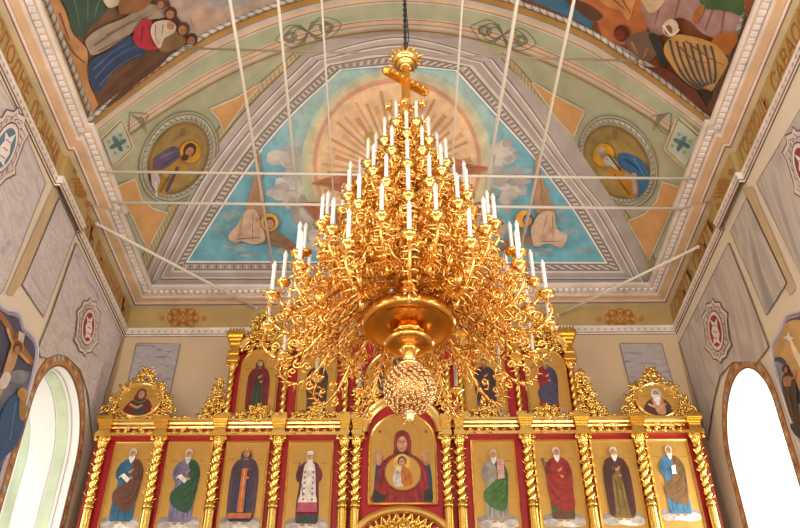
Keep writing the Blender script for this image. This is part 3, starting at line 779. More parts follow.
def med_left(P):
    P.ell(181, 131, 3, 5, '#94714a', 0.3)
    P.poly([(155, 156), (163, 151), (172, 145), (177, 148), (178, 156), (184, 166), (178, 174), (170, 186), (163, 193), (154, 190), (151, 175)], '#b98c34', smooth=True)
    P.poly([(152, 158), (160, 151), (170, 145), (177, 148), (177, 156), (168, 164), (160, 168), (152, 168)], '#6b5a78', smooth=True)
    P.line([(158, 156), (172, 150)], 1.4, '#8c7c98'); P.line([(160, 164), (174, 155)], 1.4, '#4c3f5c'); P.line([(176, 165), (164, 190)], 3, '#5f4f6c'); P.line([(168, 172), (158, 190)], 2, '#8c6420')
    P.ell(188, 150, 11, 11.5, '#d9a02e'); P.ring(188, 150, 11, 11.5, .7, '#a8742a')
    P.ell(187, 148, 6.2, 7.6, '#4d3324', 0.5); P.ell(186.5, 150, 3.8, 5.6, '#b98460', 0.6); P.ell(182, 155, 3.5, 3.4, '#5a3c2a', 0.5)
    P.ell(186, 149, .8, .5, '#2c1d16', n=8); P.ell(188.6, 150.5, .8, .5, '#2c1d16', n=8); P.line([(186, 152), (184.6, 153.4)], .7, '#7d4a38', smooth=False)
    P.poly([(147, 170), (153, 168), (157, 178), (153, 190), (148, 182)], '#c9c2ba'); P.line([(152, 178), (152.5, 194)], 1.2, '#efe8dc', smooth=False); P.ell(162, 172, 3.2, 2.2, '#c49a74', .3)
def med_right(P):
    P.ell(617, 133, 3, 5, '#94714a', -0.2)
    P.poly([(620, 153), (630, 152), (641, 157), (649, 166), (650, 182), (643, 193), (635, 197), (636, 182), (630, 172), (622, 164)], '#3f6f9c', smooth=True)
    P.poly([(610, 168), (620, 165), (632, 172), (640, 182), (638, 196), (628, 195), (620, 184), (612, 176)], '#c2872e', smooth=True)
    P.line([(616, 172), (632, 194)], 1.5, '#8c5c1c'); P.line([(628, 172), (636, 180), (637, 192)], 4, '#b5a898'); P.line([(626, 157), (642, 168)], 1.5, '#27507c'); P.line([(636, 156), (648, 176)], 1.5, '#5f90b8')
    P.ell(606, 153, 11, 12, '#dba22c'); P.ring(606, 153, 11, 12, .7, '#a8742a')
    P.ell(604.5, 150, 4.6, 5.6, '#b9b0a4', -0.3); P.ell(607, 154, 4.4, 5.2, '#b98a66', -0.6); P.poly([(607, 156), (613, 154), (620, 160), (622, 168), (614, 164), (608, 162)], '#cfc8bc', smooth=True)
    P.ell(606, 153, .8, .5, '#2c1d16', n=8); P.ell(609, 152, .8, .5, '#2c1d16', n=8); P.line([(609, 157), (611.5, 156)], .8, '#7d4a38', smooth=False); P.line([(612, 152), (624, 168)], 1.4, '#33241c')
    P.ell(638, 172, 3, 2, '#c49a74', .5)
medallion(177, 157, 36, 25.5, math.radians(-60), 'oval painted medallion of a dark-haired bearded saint in purple cloak', med_left)
medallion(618, 161, 37, 27.5, math.radians(56), 'oval painted medallion of a white-bearded saint in blue cloak', med_right)

# murals of the front bay
nf = normal_of(h_front)
def crowd_mural(name, label, paintfn):
    P = Painter(h_front, nf, 0.004, 12); paintfn(P); o = P.build(name, M['mural']); tag(o, label, 'mural'); return o
def head(P, x, y, r, hair, skin='#a8714c', lay=None):
    P.ell(x, y, r, r * 1.1, hair); P.ell(x - r * .2, y + r * .25, r * .66, r * .72, skin); P.ell(x - r * .4, y + r * .15, r * .1, r * .1, '#2c1a12', n=6); P.ell(x + r * .1, y + r * .15, r * .1, r * .1, '#2c1a12', n=6)
def fold(P, lines, col, w=1.4):
    L = P.layer + 1
    for ln in lines: P.line(ln, w, col, layer=L, w1=w * .4)
    P.layer = L
def m_left(P):
    P.poly([(40, -10), (88, 118), (136, 80), (181, 46), (218, 26), (270, 5), (300, -10)], '#6d4c36')
    P.poly([(165, -10), (172, 10), (184, 26), (192, 42), (218, 27), (270, 6), (300, -10)], '#b39c8e'); P.poly([(195, -6), (215, 5), (240, 4), (262, -4), (262, -10), (195, -10)], '#9a9a9c', smooth=True); P.poly([(190, 12), (205, 10), (224, 14), (212, 24), (196, 30)], '#c0a08c', smooth=True)
    P.poly([(40, -10), (54, -10), (64, 10), (72, 34), (86, 48), (88, 82), (97, 104), (88, 118)], '#b98552'); fold(P, [[(62, 34), (72, 52), (84, 62)], [(58, 12), (68, 40)], [(72, 66), (78, 90)]], '#7c4f34', 3)
    P.poly([(60, -10), (104, -10), (104, 10), (88, 26), (80, 36), (70, 30), (66, 12)], '#33493a', smooth=True); fold(P, [[(72, -4), (78, 26)], [(86, -4), (86, 20)], [(98, -2), (92, 16)]], '#52694e', 2)
    P.poly([(84, 38), (100, 26), (124, 16), (140, 4), (158, 4), (168, 8), (164, 16), (142, 20), (132, 30), (112, 44), (92, 54), (86, 48)], '#9c8a76', smooth=True); fold(P, [[(92, 44), (124, 24), (150, 14)], [(96, 50), (126, 34)], [(104, 34), (140, 14)]], '#74604e', 2)
    P.poly([(100, -8), (122, -8), (118, 2), (106, 6)], '#c5b39c', smooth=True); P.poly([(122, -10), (150, -10), (146, 4), (128, 12), (116, 10)], '#8a5a34', smooth=True)
    P.poly([(86, 62), (104, 50), (126, 35), (138, 42), (142, 53), (124, 60), (108, 72), (98, 88), (90, 88)], '#2c3f5e', smooth=True); fold(P, [[(92, 76), (112, 56), (134, 44)], [(96, 84), (116, 64), (138, 52)], [(90, 68), (110, 50), (128, 40)]], '#47628a', 2)
    P.poly([(137, 20), (146, 17), (151, 26), (154, 38), (157, 46), (146, 48), (134, 44), (130, 34)], '#a92436', smooth=True); fold(P, [[(140, 24), (138, 40)], [(146, 24), (150, 44)]], '#7a1626', 1.6)
    P.poly([(159, 32), (172, 28), (184, 38), (176, 46), (162, 50), (156, 46)], '#85633f', smooth=True)
    P.poly([(148, 24), (154, 19), (166, 18), (173, 24), (170, 31), (161, 36), (156, 46), (148, 34)], '#cbbba8', smooth=True); fold(P, [[(152, 22), (152, 34), (156, 42)], [(160, 22), (158, 34)]], '#98846e', 1.4)
    P.ell(167, 23, 4, 4.4, '#b5805c'); P.ell(166, 22.6, .6, .5, '#2c1a12', n=6); P.ell(168.6, 22.6, .6, .5, '#2c1a12', n=6)
    head(P, 167, 10, 6, '#4d3020'); head(P, 179, 25, 6.4, '#5c3624'); head(P, 187, 35, 5.6, '#4a2c1c'); head(P, 155, -1, 5, '#5c3a24')
    P.poly([(96, 104), (110, 89), (130, 71), (150, 57), (162, 50), (152, 62), (132, 77), (112, 94)], '#5a3526', smooth=True)
def m_right(P):
    P.poly([(500, -10), (530, 4), (574, 20), (632, 52), (673, 78), (717, 116), (770, -10)], '#7d4426')
    P.poly([(510, -10), (545, 6), (580, 22), (592, 28), (590, 14), (570, 0), (556, -10)], '#3a6a88', smooth=True)
    P.poly([(575, -10), (600, -4), (622, -10), (648, -10), (650, 20), (640, 40), (622, 44), (604, 36), (596, 18), (584, 8)], '#b5683a', smooth=True); P.poly([(560, -6), (590, 4), (604, 16), (592, 20), (576, 8)], '#5c3a2c', smooth=True)
    P.poly([(648, -10), (740, -10), (744, 20), (735, 40), (706, 34), (690, 20), (676, 18), (664, 34), (650, 28)], '#a27c74', smooth=True); fold(P, [[(664, -6), (656, 24)], [(682, -6), (676, 16)], [(716, 4), (706, 30)], [(726, 8), (722, 36)]], '#855c56', 3)
    P.poly([(600, -10), (636, -10), (634, 8), (630, 20), (622, 10), (606, 4)], '#c98a52', smooth=True); fold(P, [[(610, -6), (626, 8)], [(620, -8), (632, 12)]], '#8a4c2a', 2)
    P.poly([(640, -8), (668, -8), (662, 6), (652, 12), (646, 4)], '#c7a884', smooth=True)
    P.poly([(703, -10), (750, -10), (752, 6), (746, 18), (738, 12), (720, 8), (706, 6)], '#3e5a34', smooth=True); P.poly([(700, 6), (707, 4), (703, 16), (698, 22), (695, 16)], '#a0602e', smooth=True); P.poly([(748, -10), (768, -10), (756, 20), (750, 20)], '#8c4c22', smooth=True)
    P.poly([(628, 38), (640, 31), (656, 31), (664, 40), (660, 52), (650, 60), (638, 54), (630, 46)], '#6d5648', smooth=True); fold(P, [[(634, 40), (640, 52)], [(650, 46), (646, 56)]], '#b06a30', 3)
    head(P, 624, 31, 7.5, '#5c1c18', '#7d3222')
    P.poly([(652, 32), (662, 34), (668, 46), (672, 60), (664, 64), (660, 52)], '#2e2a2a', smooth=True)
    P.poly([(714, 44), (722, 32), (738, 30), (742, 38), (734, 50), (726, 52)], '#a05a20', smooth=True)
    P.poly([(670, 40), (680, 32), (698, 34), (716, 40), (728, 50), (733, 62), (724, 76), (714, 90), (700, 86), (686, 76), (675, 62), (668, 50)], '#b98a4c', smooth=True)
    L = P.layer + 1
    for k in range(7):
        t = k / 6
        P.line([(674 + 46 * t * .9, 38 - 1 + 6 * t), (676 + 40 * t + 3, 56 + 1 * t), (690 + 30 * t, 76 - 2 * t), (704 + 14 * t, 86 - 6 * t)], 2.6, '#4d4a4c', layer=L)
    fold(P, [[(684, 44), (700, 58), (716, 60)], [(690, 38), (712, 54), (728, 62)]], '#6a4828', 1.5)
    P.ell(675, 25, 8, 9, '#c6b49a', 0.3); P.ell(673, 27, 4, 5, '#7d5034'); P.line([(668, 22), (676, 32), (684, 26)], 2.2, '#e0d2ba')
    P.poly([(704, 86), (716, 88), (718, 100), (714, 110), (708, 100)], '#33201a', smooth=True)
    P.poly([(756, 6), (770, -10), (717, 116), (712, 104), (734, 60), (744, 36)], '#5c3a28')
    P.poly([(634, 54), (650, 62), (672, 66), (690, 80), (704, 90), (714, 112), (673, 78)], '#5f3020', smooth=True)
crowd_mural('vault_mural', 'painted vault mural of a robed crowd in blue, red and white', m_left)
crowd_mural('vault_mural', 'painted vault mural with a kneeling figure in a striped robe', m_right)
# wall paintings
def wall_picture(sx, outline, label, paintfn):
    root = empty('wall_painting'); tag(root, label, 'wall painting')
    P = Painter(on_x(sx * (XP - 0.004)), Vector((-sx, 0, 0)), 0.003)
    P.poly(outline, '#4d5066', smooth=True, layer=2); P.layer = 3; paintfn(P); P.build('painting', M['mural'], root)
    fb = MB(); lp = smooth_loop(outline, 4); h = on_x(sx * (XP - 0.01))
    pts = [h(*p) for p in lp] + [h(*lp[0])]
    cx = sum((p for p in pts), Vector()) / len(pts)
    fb.tube(pts, 0.02, 6, col=lin('#a9a0b4')); fb.tube([p + (p - cx).normalized() * 0.045 for p in pts], 0.022, 6, col=lin('#d5cdd2'))
    fb.build('painted_frame', M['paint'], root); settle(root, cx)
def p_cross(P):
    P.poly([(-8, 380), (14, 376), (30, 372), (26, 394), (8, 450), (-8, 470)], '#6b7184', smooth=True); P.poly([(2, 376), (16, 370), (28, 374), (20, 384)], '#8a8c98', smooth=True)
    P.line([(-4, 312), (4, 322), (31, 364)], 5.5, '#9c6a44', smooth=False); P.line([(-8, 404), (16, 332)], 5, '#8a5a3a', smooth=False); P.poly([(17, 331), (23, 334), (21, 344), (16, 340)], '#cfc4b4')
    P.line([(5, 328), (12, 346), (27, 363)], 3.2, '#c79a74'); P.poly([(9, 346), (15, 352), (12, 366), (6, 376), (-4, 400), (-8, 396), (0, 374)], '#c99e7a', smooth=True)
    P.poly([(2, 372), (8, 376), (3, 388), (-5, 386)], '#e0d8cc', smooth=True); P.ell(14, 348, 4.2, 5.2, '#6a4028', .3); P.ell(14, 349.5, 2.6, 3.6, '#c0906a', .3); P.ring(14, 347, 6, 7, .8, '#d0a048')
    P.poly([(10, 396), (18, 394), (22, 404), (20, 428), (12, 446), (2, 456), (-6, 460), (-4, 420), (4, 402)], '#2f5a86', smooth=True); P.line([(12, 402), (6, 440)], 1.5, '#5888ae'); P.poly([(16, 398), (22, 402), (20, 420), (15, 416)], '#a88452', smooth=True)
    P.ell(18, 394, 5, 6, '#c99a44'); P.ell(17.6, 395, 2.8, 4, '#b88860')
def p_bapt(P):
    P.poly([(774, 356), (780, 330), (800, 320), (830, 340), (830, 420), (806, 400), (786, 360)], '#c9a26c', smooth=True); P.poly([(776, 362), (786, 366), (792, 380), (788, 400), (782, 380)], '#8f98a0', smooth=True)
    P.poly([(780, 380), (796, 400), (820, 420), (820, 470), (800, 436)], '#8a8a8c', smooth=True)
    P.poly([(790, 334), (800, 352), (812, 370), (806, 374), (796, 356)], '#e8d8b4', smooth=True); P.poly([(785, 337), (789, 336), (790, 330), (792, 336), (796, 338), (791, 341)], '#efe8dc')
    P.poly([(786, 374), (793, 372), (798, 384), (800, 404), (802, 426), (794, 420), (788, 402), (784, 386)], '#4a3a34', smooth=True); P.poly([(786, 378), (793, 376), (793, 386), (787, 386)], '#b0785a', smooth=True); P.line([(791, 380), (797, 377), (798, 370)], 2, '#b98260'); P.ell(788, 369, 3.2, 4, '#3a2620'); P.ell(789, 370, 2, 3, '#b07c58')
    P.line([(790, 386), (796, 416)], 1.5, '#6a5448'); P.poly([(794, 424), (806, 426), (812, 440), (800, 436)], '#3c3c44', smooth=True)
wall_picture(-1, [(-12, 318), (8, 314), (19, 318), (23, 330), (33, 341), (36, 352), (33, 370), (27, 393), (18, 422), (6, 456), (-10, 494)], 'wall painting of a crucifixion with a mourner in blue, beside the left window', p_cross)
wall_picture(1, [(812, 312), (798, 316), (787, 320), (781, 334), (774, 346), (774, 362), (780, 382), (790, 412), (802, 446), (818, 486), (836, 420), (836, 330)], 'wall painting of a bearded figure under a white dove, beside the right window', p_bapt)

# ================================================================== ICON SCREEN
hy = on_y(YI)
def X_(px, py=440): return hy(px, py).x
def Z_(py, px=400): return hy(px, py).z
def curl(mb, o, U, V, r, a0, turns, dr, w, W=None, n=14, col=None, seg=5, lift=0.5):
    """a scroll: spiral tube in the plane U,V swelling towards its eye"""
    Nn = U.cross(V); pts = []; rad = []
    for i in range(n + 1):
        t = i / n; a = a0 + dr * turns * 2 * PI * t; q = r * (1 - 0.86 * t)
        pts.append(o + U * (q * math.cos(a)) + V * (q * math.sin(a)) + Nn * (lift * r * 0.3 * math.sin(PI * t))); rad.append(w * (0.55 + 0.75 * math.sin(PI * min(1, t * 1.1 + 0.08))))
    mb.tube(pts, rad, seg, col); mb.ball(pts[-1], w * 1.5, 6, col=col)
def leaf(mb, o, D, S, L, w, bend=0.3, col=None, n=5):
    """acanthus leaflet: tapering curved lens from o along D, bending to S"""
    Nn = D.cross(S).normalized(); rows = []
    for i in range(n + 1):
        t = i / n; c = o + D * (L * t) + S * (L * bend * t * t) + Nn * (0.12 * L * math.sin(PI * t)); ww = w * math.sin(PI * min(1, 0.15 + 0.85 * t)) * (1 + 0.2 * math.cos(12 * t))
        rows.append(mb.add([c - S * ww, c + Nn * ww * .6, c + S * ww, c - Nn * ww * .2]))
    for a, b_ in zip(rows, rows[1:]):
        for j in range(4): mb.face((a + j, a + (j + 1) % 4, b_ + (j + 1) % 4, b_ + j), col, 0, True)
EX, EZ, EYn = Vector((1, 0, 0)), Vector((0, 0, 1)), Vector((0, -1, 0))
def carve(mb, poly, Y, size, seed, hole=None, mirror=None, w=0.014):
    """fill an outline (x,z) with carved scrolls and leaves standing proud of plane Y"""
    rg = random.Random(seed); xs = [p[0] for p in poly]; zs = [p[1] for p in poly]; got = []
    for _ in range(1600):
        p = (rg.uniform(min(xs), max(xs)), rg.uniform(min(zs), max(zs)))
        if not inside(p, poly) or (hole and inside(p, hole)): continue
        if mirror is not None and p[0] > mirror + size * .25: continue
        if any((p[0] - g[0]) ** 2 + (p[1] - g[1]) ** 2 < (size * 0.86) ** 2 for g in got): continue
        got.append(p)
    for x, z in got:
        a0 = rg.uniform(0, 2 * PI); dr = rg.choice((-1, 1)); r = size * rg.uniform(.5, .75); y = Y - rg.uniform(0.0, 0.035); la = rg.uniform(0, 2 * PI)
        for m in ((1,) if mirror is None else (1, -1)):
            xx = x if m == 1 else 2 * mirror - x; U = EX * m
            curl(mb, Vector((xx, y, z)), U, EZ, r, a0, 1.25, dr, w, n=11)
            for k in range(3):
                aa = la + k * 2.1; D = U * math.cos(aa) + EZ * math.sin(aa); S = D.cross(EYn)
                leaf(mb, Vector((xx, y, z)) + D * r * .5, D, S * m, size * .75, w * 1.5, rg.uniform(-.6, .6))
def outline_leaves(mb, pts, Y, L, w, seed=1, flip=1):
    rg = random.Random(seed)
    for i in range(len(pts) - 1):
        a, b_ = Vector((pts[i][0], Y, pts[i][1])), Vector((pts[i + 1][0], Y, pts[i + 1][1])); d = (b_ - a).normalized(); o = d.cross(EYn) * flip
        leaf(mb, (a + b_) / 2, (o + d * rg.uniform(-.4, .6)).normalized(), d, L * rg.uniform(.7, 1.1), w, rg.uniform(.1, .6))
screen = empty('iconostasis', (0, YI + 0.12, FLOOR)); tag(screen, 'tall crimson and gold icon screen across the end wall below the frieze', 'iconostasis')
SP = []
def part(mb, name, mat): o = mb.build(name, mat, screen); SP.append(o); return o
xL, xR = X_(98, 430), X_(701, 430); zTop = Z_(421)
uL, uR = X_(223, 420), X_(577, 420)
b = MB()
b.box((xL, YI + 0.03, 3.4), (xR, YI + 0.25, zTop - 0.06)); part(b, 'crimson_panel', M['red'])
b = MB(); b.box((xL, YI + 0.03, FLOOR), (xR, YI + 0.25, 3.4))
for k in range(9): b.box((xL + .25 + k * (xR - xL) / 9, YI - .02, FLOOR + .9), (xL - .25 + (k + 1) * (xR - xL) / 9, YI + .03, 2.9))
part(b, 'gilded_lower_panel', M['icon_gold'])
b = MB(); b.box((uL, YI + 0.05, zTop - 0.06), (uR, YI + 0.25, Z_(336))); part(b, 'crimson_panel', M['red'])
def bar(mb, x0, x1, z0, z1, d, y=YI + 0.03): mb.box((x0, y - d, z0), (x1, y, z1))
def ledge(mb, x0, x1, z, s=1.0):
    """stepped cornice moulding, z is its top"""
    prof = [(0.14, 0), (0.14, -0.03), (0.11, -0.045), (0.10, -0.07), (0.06, -0.085), (0.05, -0.11), (0.0, -0.12)]
    for (d0, z0), (d1, z1) in zip(prof, prof[1:]):
        d0 *= s; d1 *= s; z0 *= s; z1 *= s
        mb.quad((x0, YI + .03 - d0, z + z0), (x1, YI + .03 - d0, z + z0), (x1, YI + .03 - d1, z + z1), (x0, YI + .03 - d1, z + z1))
        for x, in ((x0,), (x1,)): mb.quad((x, YI + .04, z + z0), (x, YI + .03 - d0, z + z0), (x, YI + .03 - d1, z + z1), (x, YI + .04, z + z1))
    mb.quad((x0, YI + .04, z), (x1, YI + .04, z), (x1, YI + .03 - .14 * s, z), (x0, YI + .03 - .14 * s, z))
COLS = [105, 161, 220, 279, 345, 357, 446, 459, 526, 582, 638, 695]
cx_ = [X_(p) for p in COLS]
ranges = [(cx_[0], cx_[4]), (cx_[7], cx_[11])]
for x0, x1 in ranges:
    b = MB(); ledge(b, x0 - .08, x1 + .08, zTop); bar(b, x0, x1, Z_(435), Z_(432), 0.06); part(b, 'gilded_cornice', M['gold_smooth'])
def twisted(mb, x, y, z0, z1, r, twists):
    n = int((z1 - z0) / 0.022); prof = [(r, z0 + (z1 - z0) * i / n) for i in range(n + 1)]
    mb.lathe(prof, (x, y, 0), 12, wave=lambda a, i, z: 1 + 0.27 * math.cos(2 * (a) - (z - z0) / (z1 - z0) * twists * 2 * PI))
def vine(mb, x, y, z0, z1, r, step, seed):
    rg = random.Random(seed); z = z0; k = 0
    while z < z1:
        a = k * 2.2; D = Vector((math.cos(a), math.sin(a), 0)); D = Vector((D.x, -abs(D.y), 0.5)).normalized()
        leaf(mb, Vector((x + math.cos(a) * r * .8, y - abs(math.sin(a)) * r * .8, z)), D, Vector((-math.sin(a), math.cos(a), .4)).normalized(), r * 1.25, r * .42, .5, n=4); z += step; k += 1
def capital(mb, x, y, z, r, h):
    mb.lathe([(r * .95, z - h), (r * 1.25, z - h + .02), (r * 1.0, z - h + .035), (r * 1.15, z - h * .5), (r * 1.75, z - .05), (r * 1.4, z - .04)], (x, y, 0), 14)
    for i in range(9):
        a = PI + PI * i / 8; D = Vector((math.cos(a) * .45, math.sin(a) * .45, 1)).normalized()
        for q, zz in ((1.0, z - h * .9), (1.2, z - h * .5)):
            leaf(mb, Vector((x + math.cos(a) * r * q, y + math.sin(a) * r * q, zz)), D, Vector((-math.sin(a), math.cos(a), 0)), h * .55, r * .3, .15, n=4)
    for s in (-1, 1): curl(mb, Vector((x + s * r * 1.5, y - r * 1.2, z - .06)), EX * s, EZ, r * .55, PI / 2, 1.1, -1, r * .2, n=9)
    mb.box((x - r * 1.9, y - r * 1.9, z - .035), (x + r * 1.9, y + r * 1.5, z)); 
for i, x in enumerate(cx_):
    b = MB(); r = 0.058; y = YI - 0.045; top = Z_(437)
    twisted(b, x, y, 4.62, top - .16, r, 7); vine(b, x, y, 4.66, top - .2, r, 0.05, i)
    b.lathe([(r * 1.2, 4.54), (r * 1.35, 4.56), (r * 1.1, 4.6), (r, 4.63)], (x, y, 0), 14)
    b.lathe([(r * 1.5, 2.9), (r * 1.15, 2.98), (r * 1.15, 4.5), (r * 1.3, 4.55)], (x, y, 0), 24, wave=lambda a, i, z: 1 + 0.07 * math.cos(12 * a))
    capital(b, x, y, top, r, 0.17)
    q_ = .72 if i in (4, 5, 6, 7) else 1.0
    for hw, dp, za, zb_ in ((.105, .11, top, top + .03), (.09, .09, top + .03, top + .06), (.08, .075, top + .06, zTop - .13), (.09, .09, zTop - .13, zTop - .1), (.1, .115, zTop - .1, zTop - .07), (.108, .13, zTop - .07, zTop - .045), (.115, .15, zTop - .045, zTop + .012)):
        b.box((x - hw * q_, y - dp, za), (x + hw * q_, y + .13, zb_))
    for k in (-1, 0, 1): leaf(b, Vector((x + k * .04 * q_, y - .08, top + .07)), EZ, EX, .07, .016, .1)
    part(b, 'twisted_column', M['gold'])
# carved frieze strips between the columns
for i, (a, c) in enumerate(zip(cx_, cx_[1:])):
    if i in (4, 5, 6): continue
    b = MB(); z0, z1 = Z_(434), zTop - .11; x0, x1 = a + .12, c - .12; n = max(3, int((x1 - x0) / .11)); xm = (x0 + x1) / 2
    for k in range(n):
        x = x0 + (x1 - x0) * (k + .5) / n; s = 1 if x < xm else -1
        curl(b, Vector((x, YI - .03, (z0 + z1) / 2)), EX * s, EZ, .045, 0, 1.1, 1 if k % 2 else -1, .012, n=9)
        leaf(b, Vector((x - s * .03, YI - .03, (z0 + z1) / 2)), Vector((s, 0, .3 if k % 2 else -.3)).normalized(), EZ, .12, .018, .3 if k % 2 else -.3)
    bar(b, x0, x1, z0 - .01, z0 + .012, .05)
    part(b, 'carved_frieze', M['gold'])
# low crests standing on the cornice in front of the upper icons
UPX = [(241, 276), (298, 335), (466, 504), (528, 566)]
for i, (a, c) in enumerate(UPX):
    b = MB(); x0, x1 = X_(a - 6, 420), X_(c + 6, 420); xm = (x0 + x1) / 2; w = (x1 - x0) / 2; zb = zTop
    carve(b, [(xm - w, zb), (xm - w, zb + .05), (xm - w * .5, zb + .1), (xm - .08, zb + .2), (xm + .08, zb + .2), (xm + w * .5, zb + .1), (xm + w, zb + .05), (xm + w, zb)], YI - .08, .075, 11 + i, mirror=xm, w=.013)
    for k in range(5):
        an = PI / 2 + (k - 2) * .42; leaf(b, Vector((xm, YI - .1, zb + .1)), Vector((math.cos(an), 0, math.sin(an))), EX, .14, .02, 0)
    part(b, 'carved_crest', M['gold'])
# upper tier columns and their entablature blocks
UC = [(228, 406), (283, 406), (346, 385), (358, 385), (448, 385), (461, 385), (520, 406), (576, 406)]
uz1 = Z_(363)
ux = [X_(*p) for p in UC]
for i, x in enumerate(ux):
    b = MB(); r = .042; y = YI - .02
    twisted(b, x, y, zTop + .12, uz1 - .12, r, 6); b.box((x - .08, y - .08, zTop), (x + .08, y + .1, zTop + .1)); capital(b, x, y, uz1, r, .14)
    if i in (0, 1, 6, 7, 2, 5):
        b.box((x - .1, y - .09, uz1), (x + .1, y + .1, uz1 + .07)); 
        zq = (Z_(342) - uz1 - .07) / 5
        for j, hw in enumerate((.07, .085, .065, .065, .09)): b.box((x - hw, y - hw + .01, uz1 + .07 + zq * j), (x + hw, y + .1, uz1 + .07 + zq * (j + 1)))
        for j in (-1, 0, 1): leaf(b, Vector((x + j * .04, y - .065, uz1 + .07 + zq * 2)), EZ, EX, zq * 2, .018, .1)
        b.box((x - .11, y - .1, Z_(342)), (x + .11, y + .1, Z_(339))); b.box((x - .14, y - .13, Z_(339)), (x + .14, y + .1, Z_(335)))
        for k in range(5): leaf(b, Vector((x - .1 + .05 * k, y - .1, Z_(335))), EZ, EX, .09, .02, .2)
    part(b, 'twisted_column', M['gold'])
b = MB()
for i, x in enumerate(ux):
    pass
for i, (a, c) in enumerate([(0, 1), (1, 2), (5, 6), (6, 7)]):
    x0, x1 = ux[a], ux[c]; xm = (X_(UPX[i][0], 385) + X_(UPX[i][1], 385)) / 2
    b = MB(); w = (X_(UPX[i][1], 385) - X_(UPX[i][0], 385)) / 2; zc = Z_(372)
    # segmental pediment ends and the carved crest between them
    for s in (-1, 1):
        b = MB(); pts = [(xm + s * (w + .06) * math.cos(t), YI - .06, Z_(352) + (w + .05) * math.sin(t)) for t in (0.1 + .75 * k / 8 for k in range(9))]
        b.tube(pts, .05, 8); b.tube([(p[0] - s * .02, p[1] - .03, p[2] - .07) for p in pts], .028, 6)
        part(b, 'pediment_moulding', M['gold_smooth'])
    b = MB(); zt = Z_(318); zb = Z_(354)
    poly = [(xm - w * .95, zb), (xm - w * 1.05, zb + .22), (xm - w * .62, zb + .5), (xm - .1, zt), (xm + .1, zt), (xm + w * .62, zb + .5), (xm + w * 1.05, zb + .22), (xm + w * .95, zb), (xm + w * .6, zb + .06), (xm, zb + .14), (xm - w * .6, zb + .06)]
    carve(b, poly, YI - .03, .1, 31 + i, mirror=xm, w=.016)
    bk = MB()
    q = b.add([(p[0] * .94 + xm * .06, YI + .03, p[1] - .02) for p in poly]); 
    for t in tessellate_polygon([[Vector((p[0], p[1], 0)) for p in poly]]): b.face([q + j for j in t])
    for k in range(5):
        an = PI / 2 + (k - 2) * .4; leaf(b, Vector((xm, YI - .05, zt - .12)), Vector((math.cos(an), 0, math.sin(an))), EX, .2, .03, 0)
    outline_leaves(b, [poly[1], poly[2], poly[3]], YI - .02, .09, .02, i, -1); outline_leaves(b, [poly[4], poly[5], poly[6]], YI - .02, .09, .02, i, -1)
    part(b, 'carved_crest', M['gold'])
# diagonal carved brackets leaning against the upper tier
for s, pts in ((-1, [(191, 424), (204, 408), (212, 398), (217, 384), (221, 377), (224, 424)]), (1, [(577, 377), (582, 372), (590, 388), (597, 404), (606, 412), (618, 424), (578, 424)])):
    b = MB(); poly = [(hy(*p).x, hy(*p).z) for p in pts]
    carve(b, poly, YI, .085, 50 + s, w=.015); q = b.add([(p[0], YI + .05, p[1]) for p in poly])
    for t in tessellate_polygon([[Vector((p[0], p[1], 0)) for p in poly]]): b.face([q + j for j in t])
    outline_leaves(b, poly[:5], YI - .01, .08, .02, 3, -1)
    part(b, 'carved_bracket', M['gold'])
# small scroll crests over outer cornice
for a, c in ((168, 192), (607, 630)):
    b = MB(); x0, x1 = X_(a, 420), X_(c, 420)
    for k in range(5): curl(b, Vector((x0 + (x1 - x0) * (k + .5) / 5, YI - .02, zTop + .04)), EX, EZ, .045, 0, 1.1, 1 if k % 2 else -1, .014, n=9)
    part(b, 'carved_crest', M['gold'])
# centre: red field, great gilded arch, carved spandrels, royal door head
cxm = X_(402, 440)
b = MB(); r0 = X_(447, 430) - cxm
zc = Z_(433)
def arch_band(mb, xc, zc, r_out, r_in, y, d, a0=0, a1=PI, n=40, sq=1.0):
    rows = []
    for i in range(n + 1):
        a = a0 + (a1 - a0) * i / n; c, s = math.cos(a), math.sin(a) * sq; row = []
        for r, yy in ((r_out, y), (r_out, y - d * .6), (r_out - (r_out - r_in) * .25, y - d), (r_out - (r_out - r_in) * .45, y - d * .75), (r_out - (r_out - r_in) * .8, y - d * .8), (r_in, y - d * .45), (r_in, y)): row.append((xc + r * c, yy, zc + r * s))
        rows.append(mb.add(row))
    for p, q in zip(rows, rows[1:]):
        for j in range(6): mb.face((p + j, p + j + 1, q + j + 1, q + j), smooth=False)
arch_band(b, cxm, zc, r0 - .02, r0 - .17, YI + .04, .12); part(b, 'gilded_arch', M['gold_smooth'])
for s in (-1, 1):
    b = MB(); poly = [(cxm + s * (r0 + .02), zc - .02), (cxm + s * (r0 + .02), Z_(385)), (cxm + s * .35, Z_(385)), (cxm + s * .38, zc + r0 * .85), (cxm + s * .62, zc + r0 * .55)]
    carve(b, poly, YI - .01, .1, 70, w=.016)
    part(b, 'carved_spandrel', M['gold'])
b = MB(); zb = Z_(507); rd = .78
arch_band(b, cxm, zb - rd * .78, rd, rd - .13, YI + .02, .12, sq=.78); part(b, 'gilded_door_arch', M['gold_smooth'])
b = MB()
for k in range(9):
    an = PI * (k + .5) / 9; r = rd * .55; o = Vector((cxm + r * math.cos(an), YI - .03, zb - rd * .78 + r * math.sin(an) * .8)); D = Vector((math.cos(an), 0, math.sin(an)))
    for q in range(5):
        aa = an + (q - 2) * .55; leaf(b, o, Vector((math.cos(aa), 0, math.sin(aa))), D.cross(EYn), .2, .038, .15)
    curl(b, o, EX, EZ, .08, an, 1.2, 1 if k < 4 else -1, .024)
part(b, 'carved_door_crest', M['gold'])
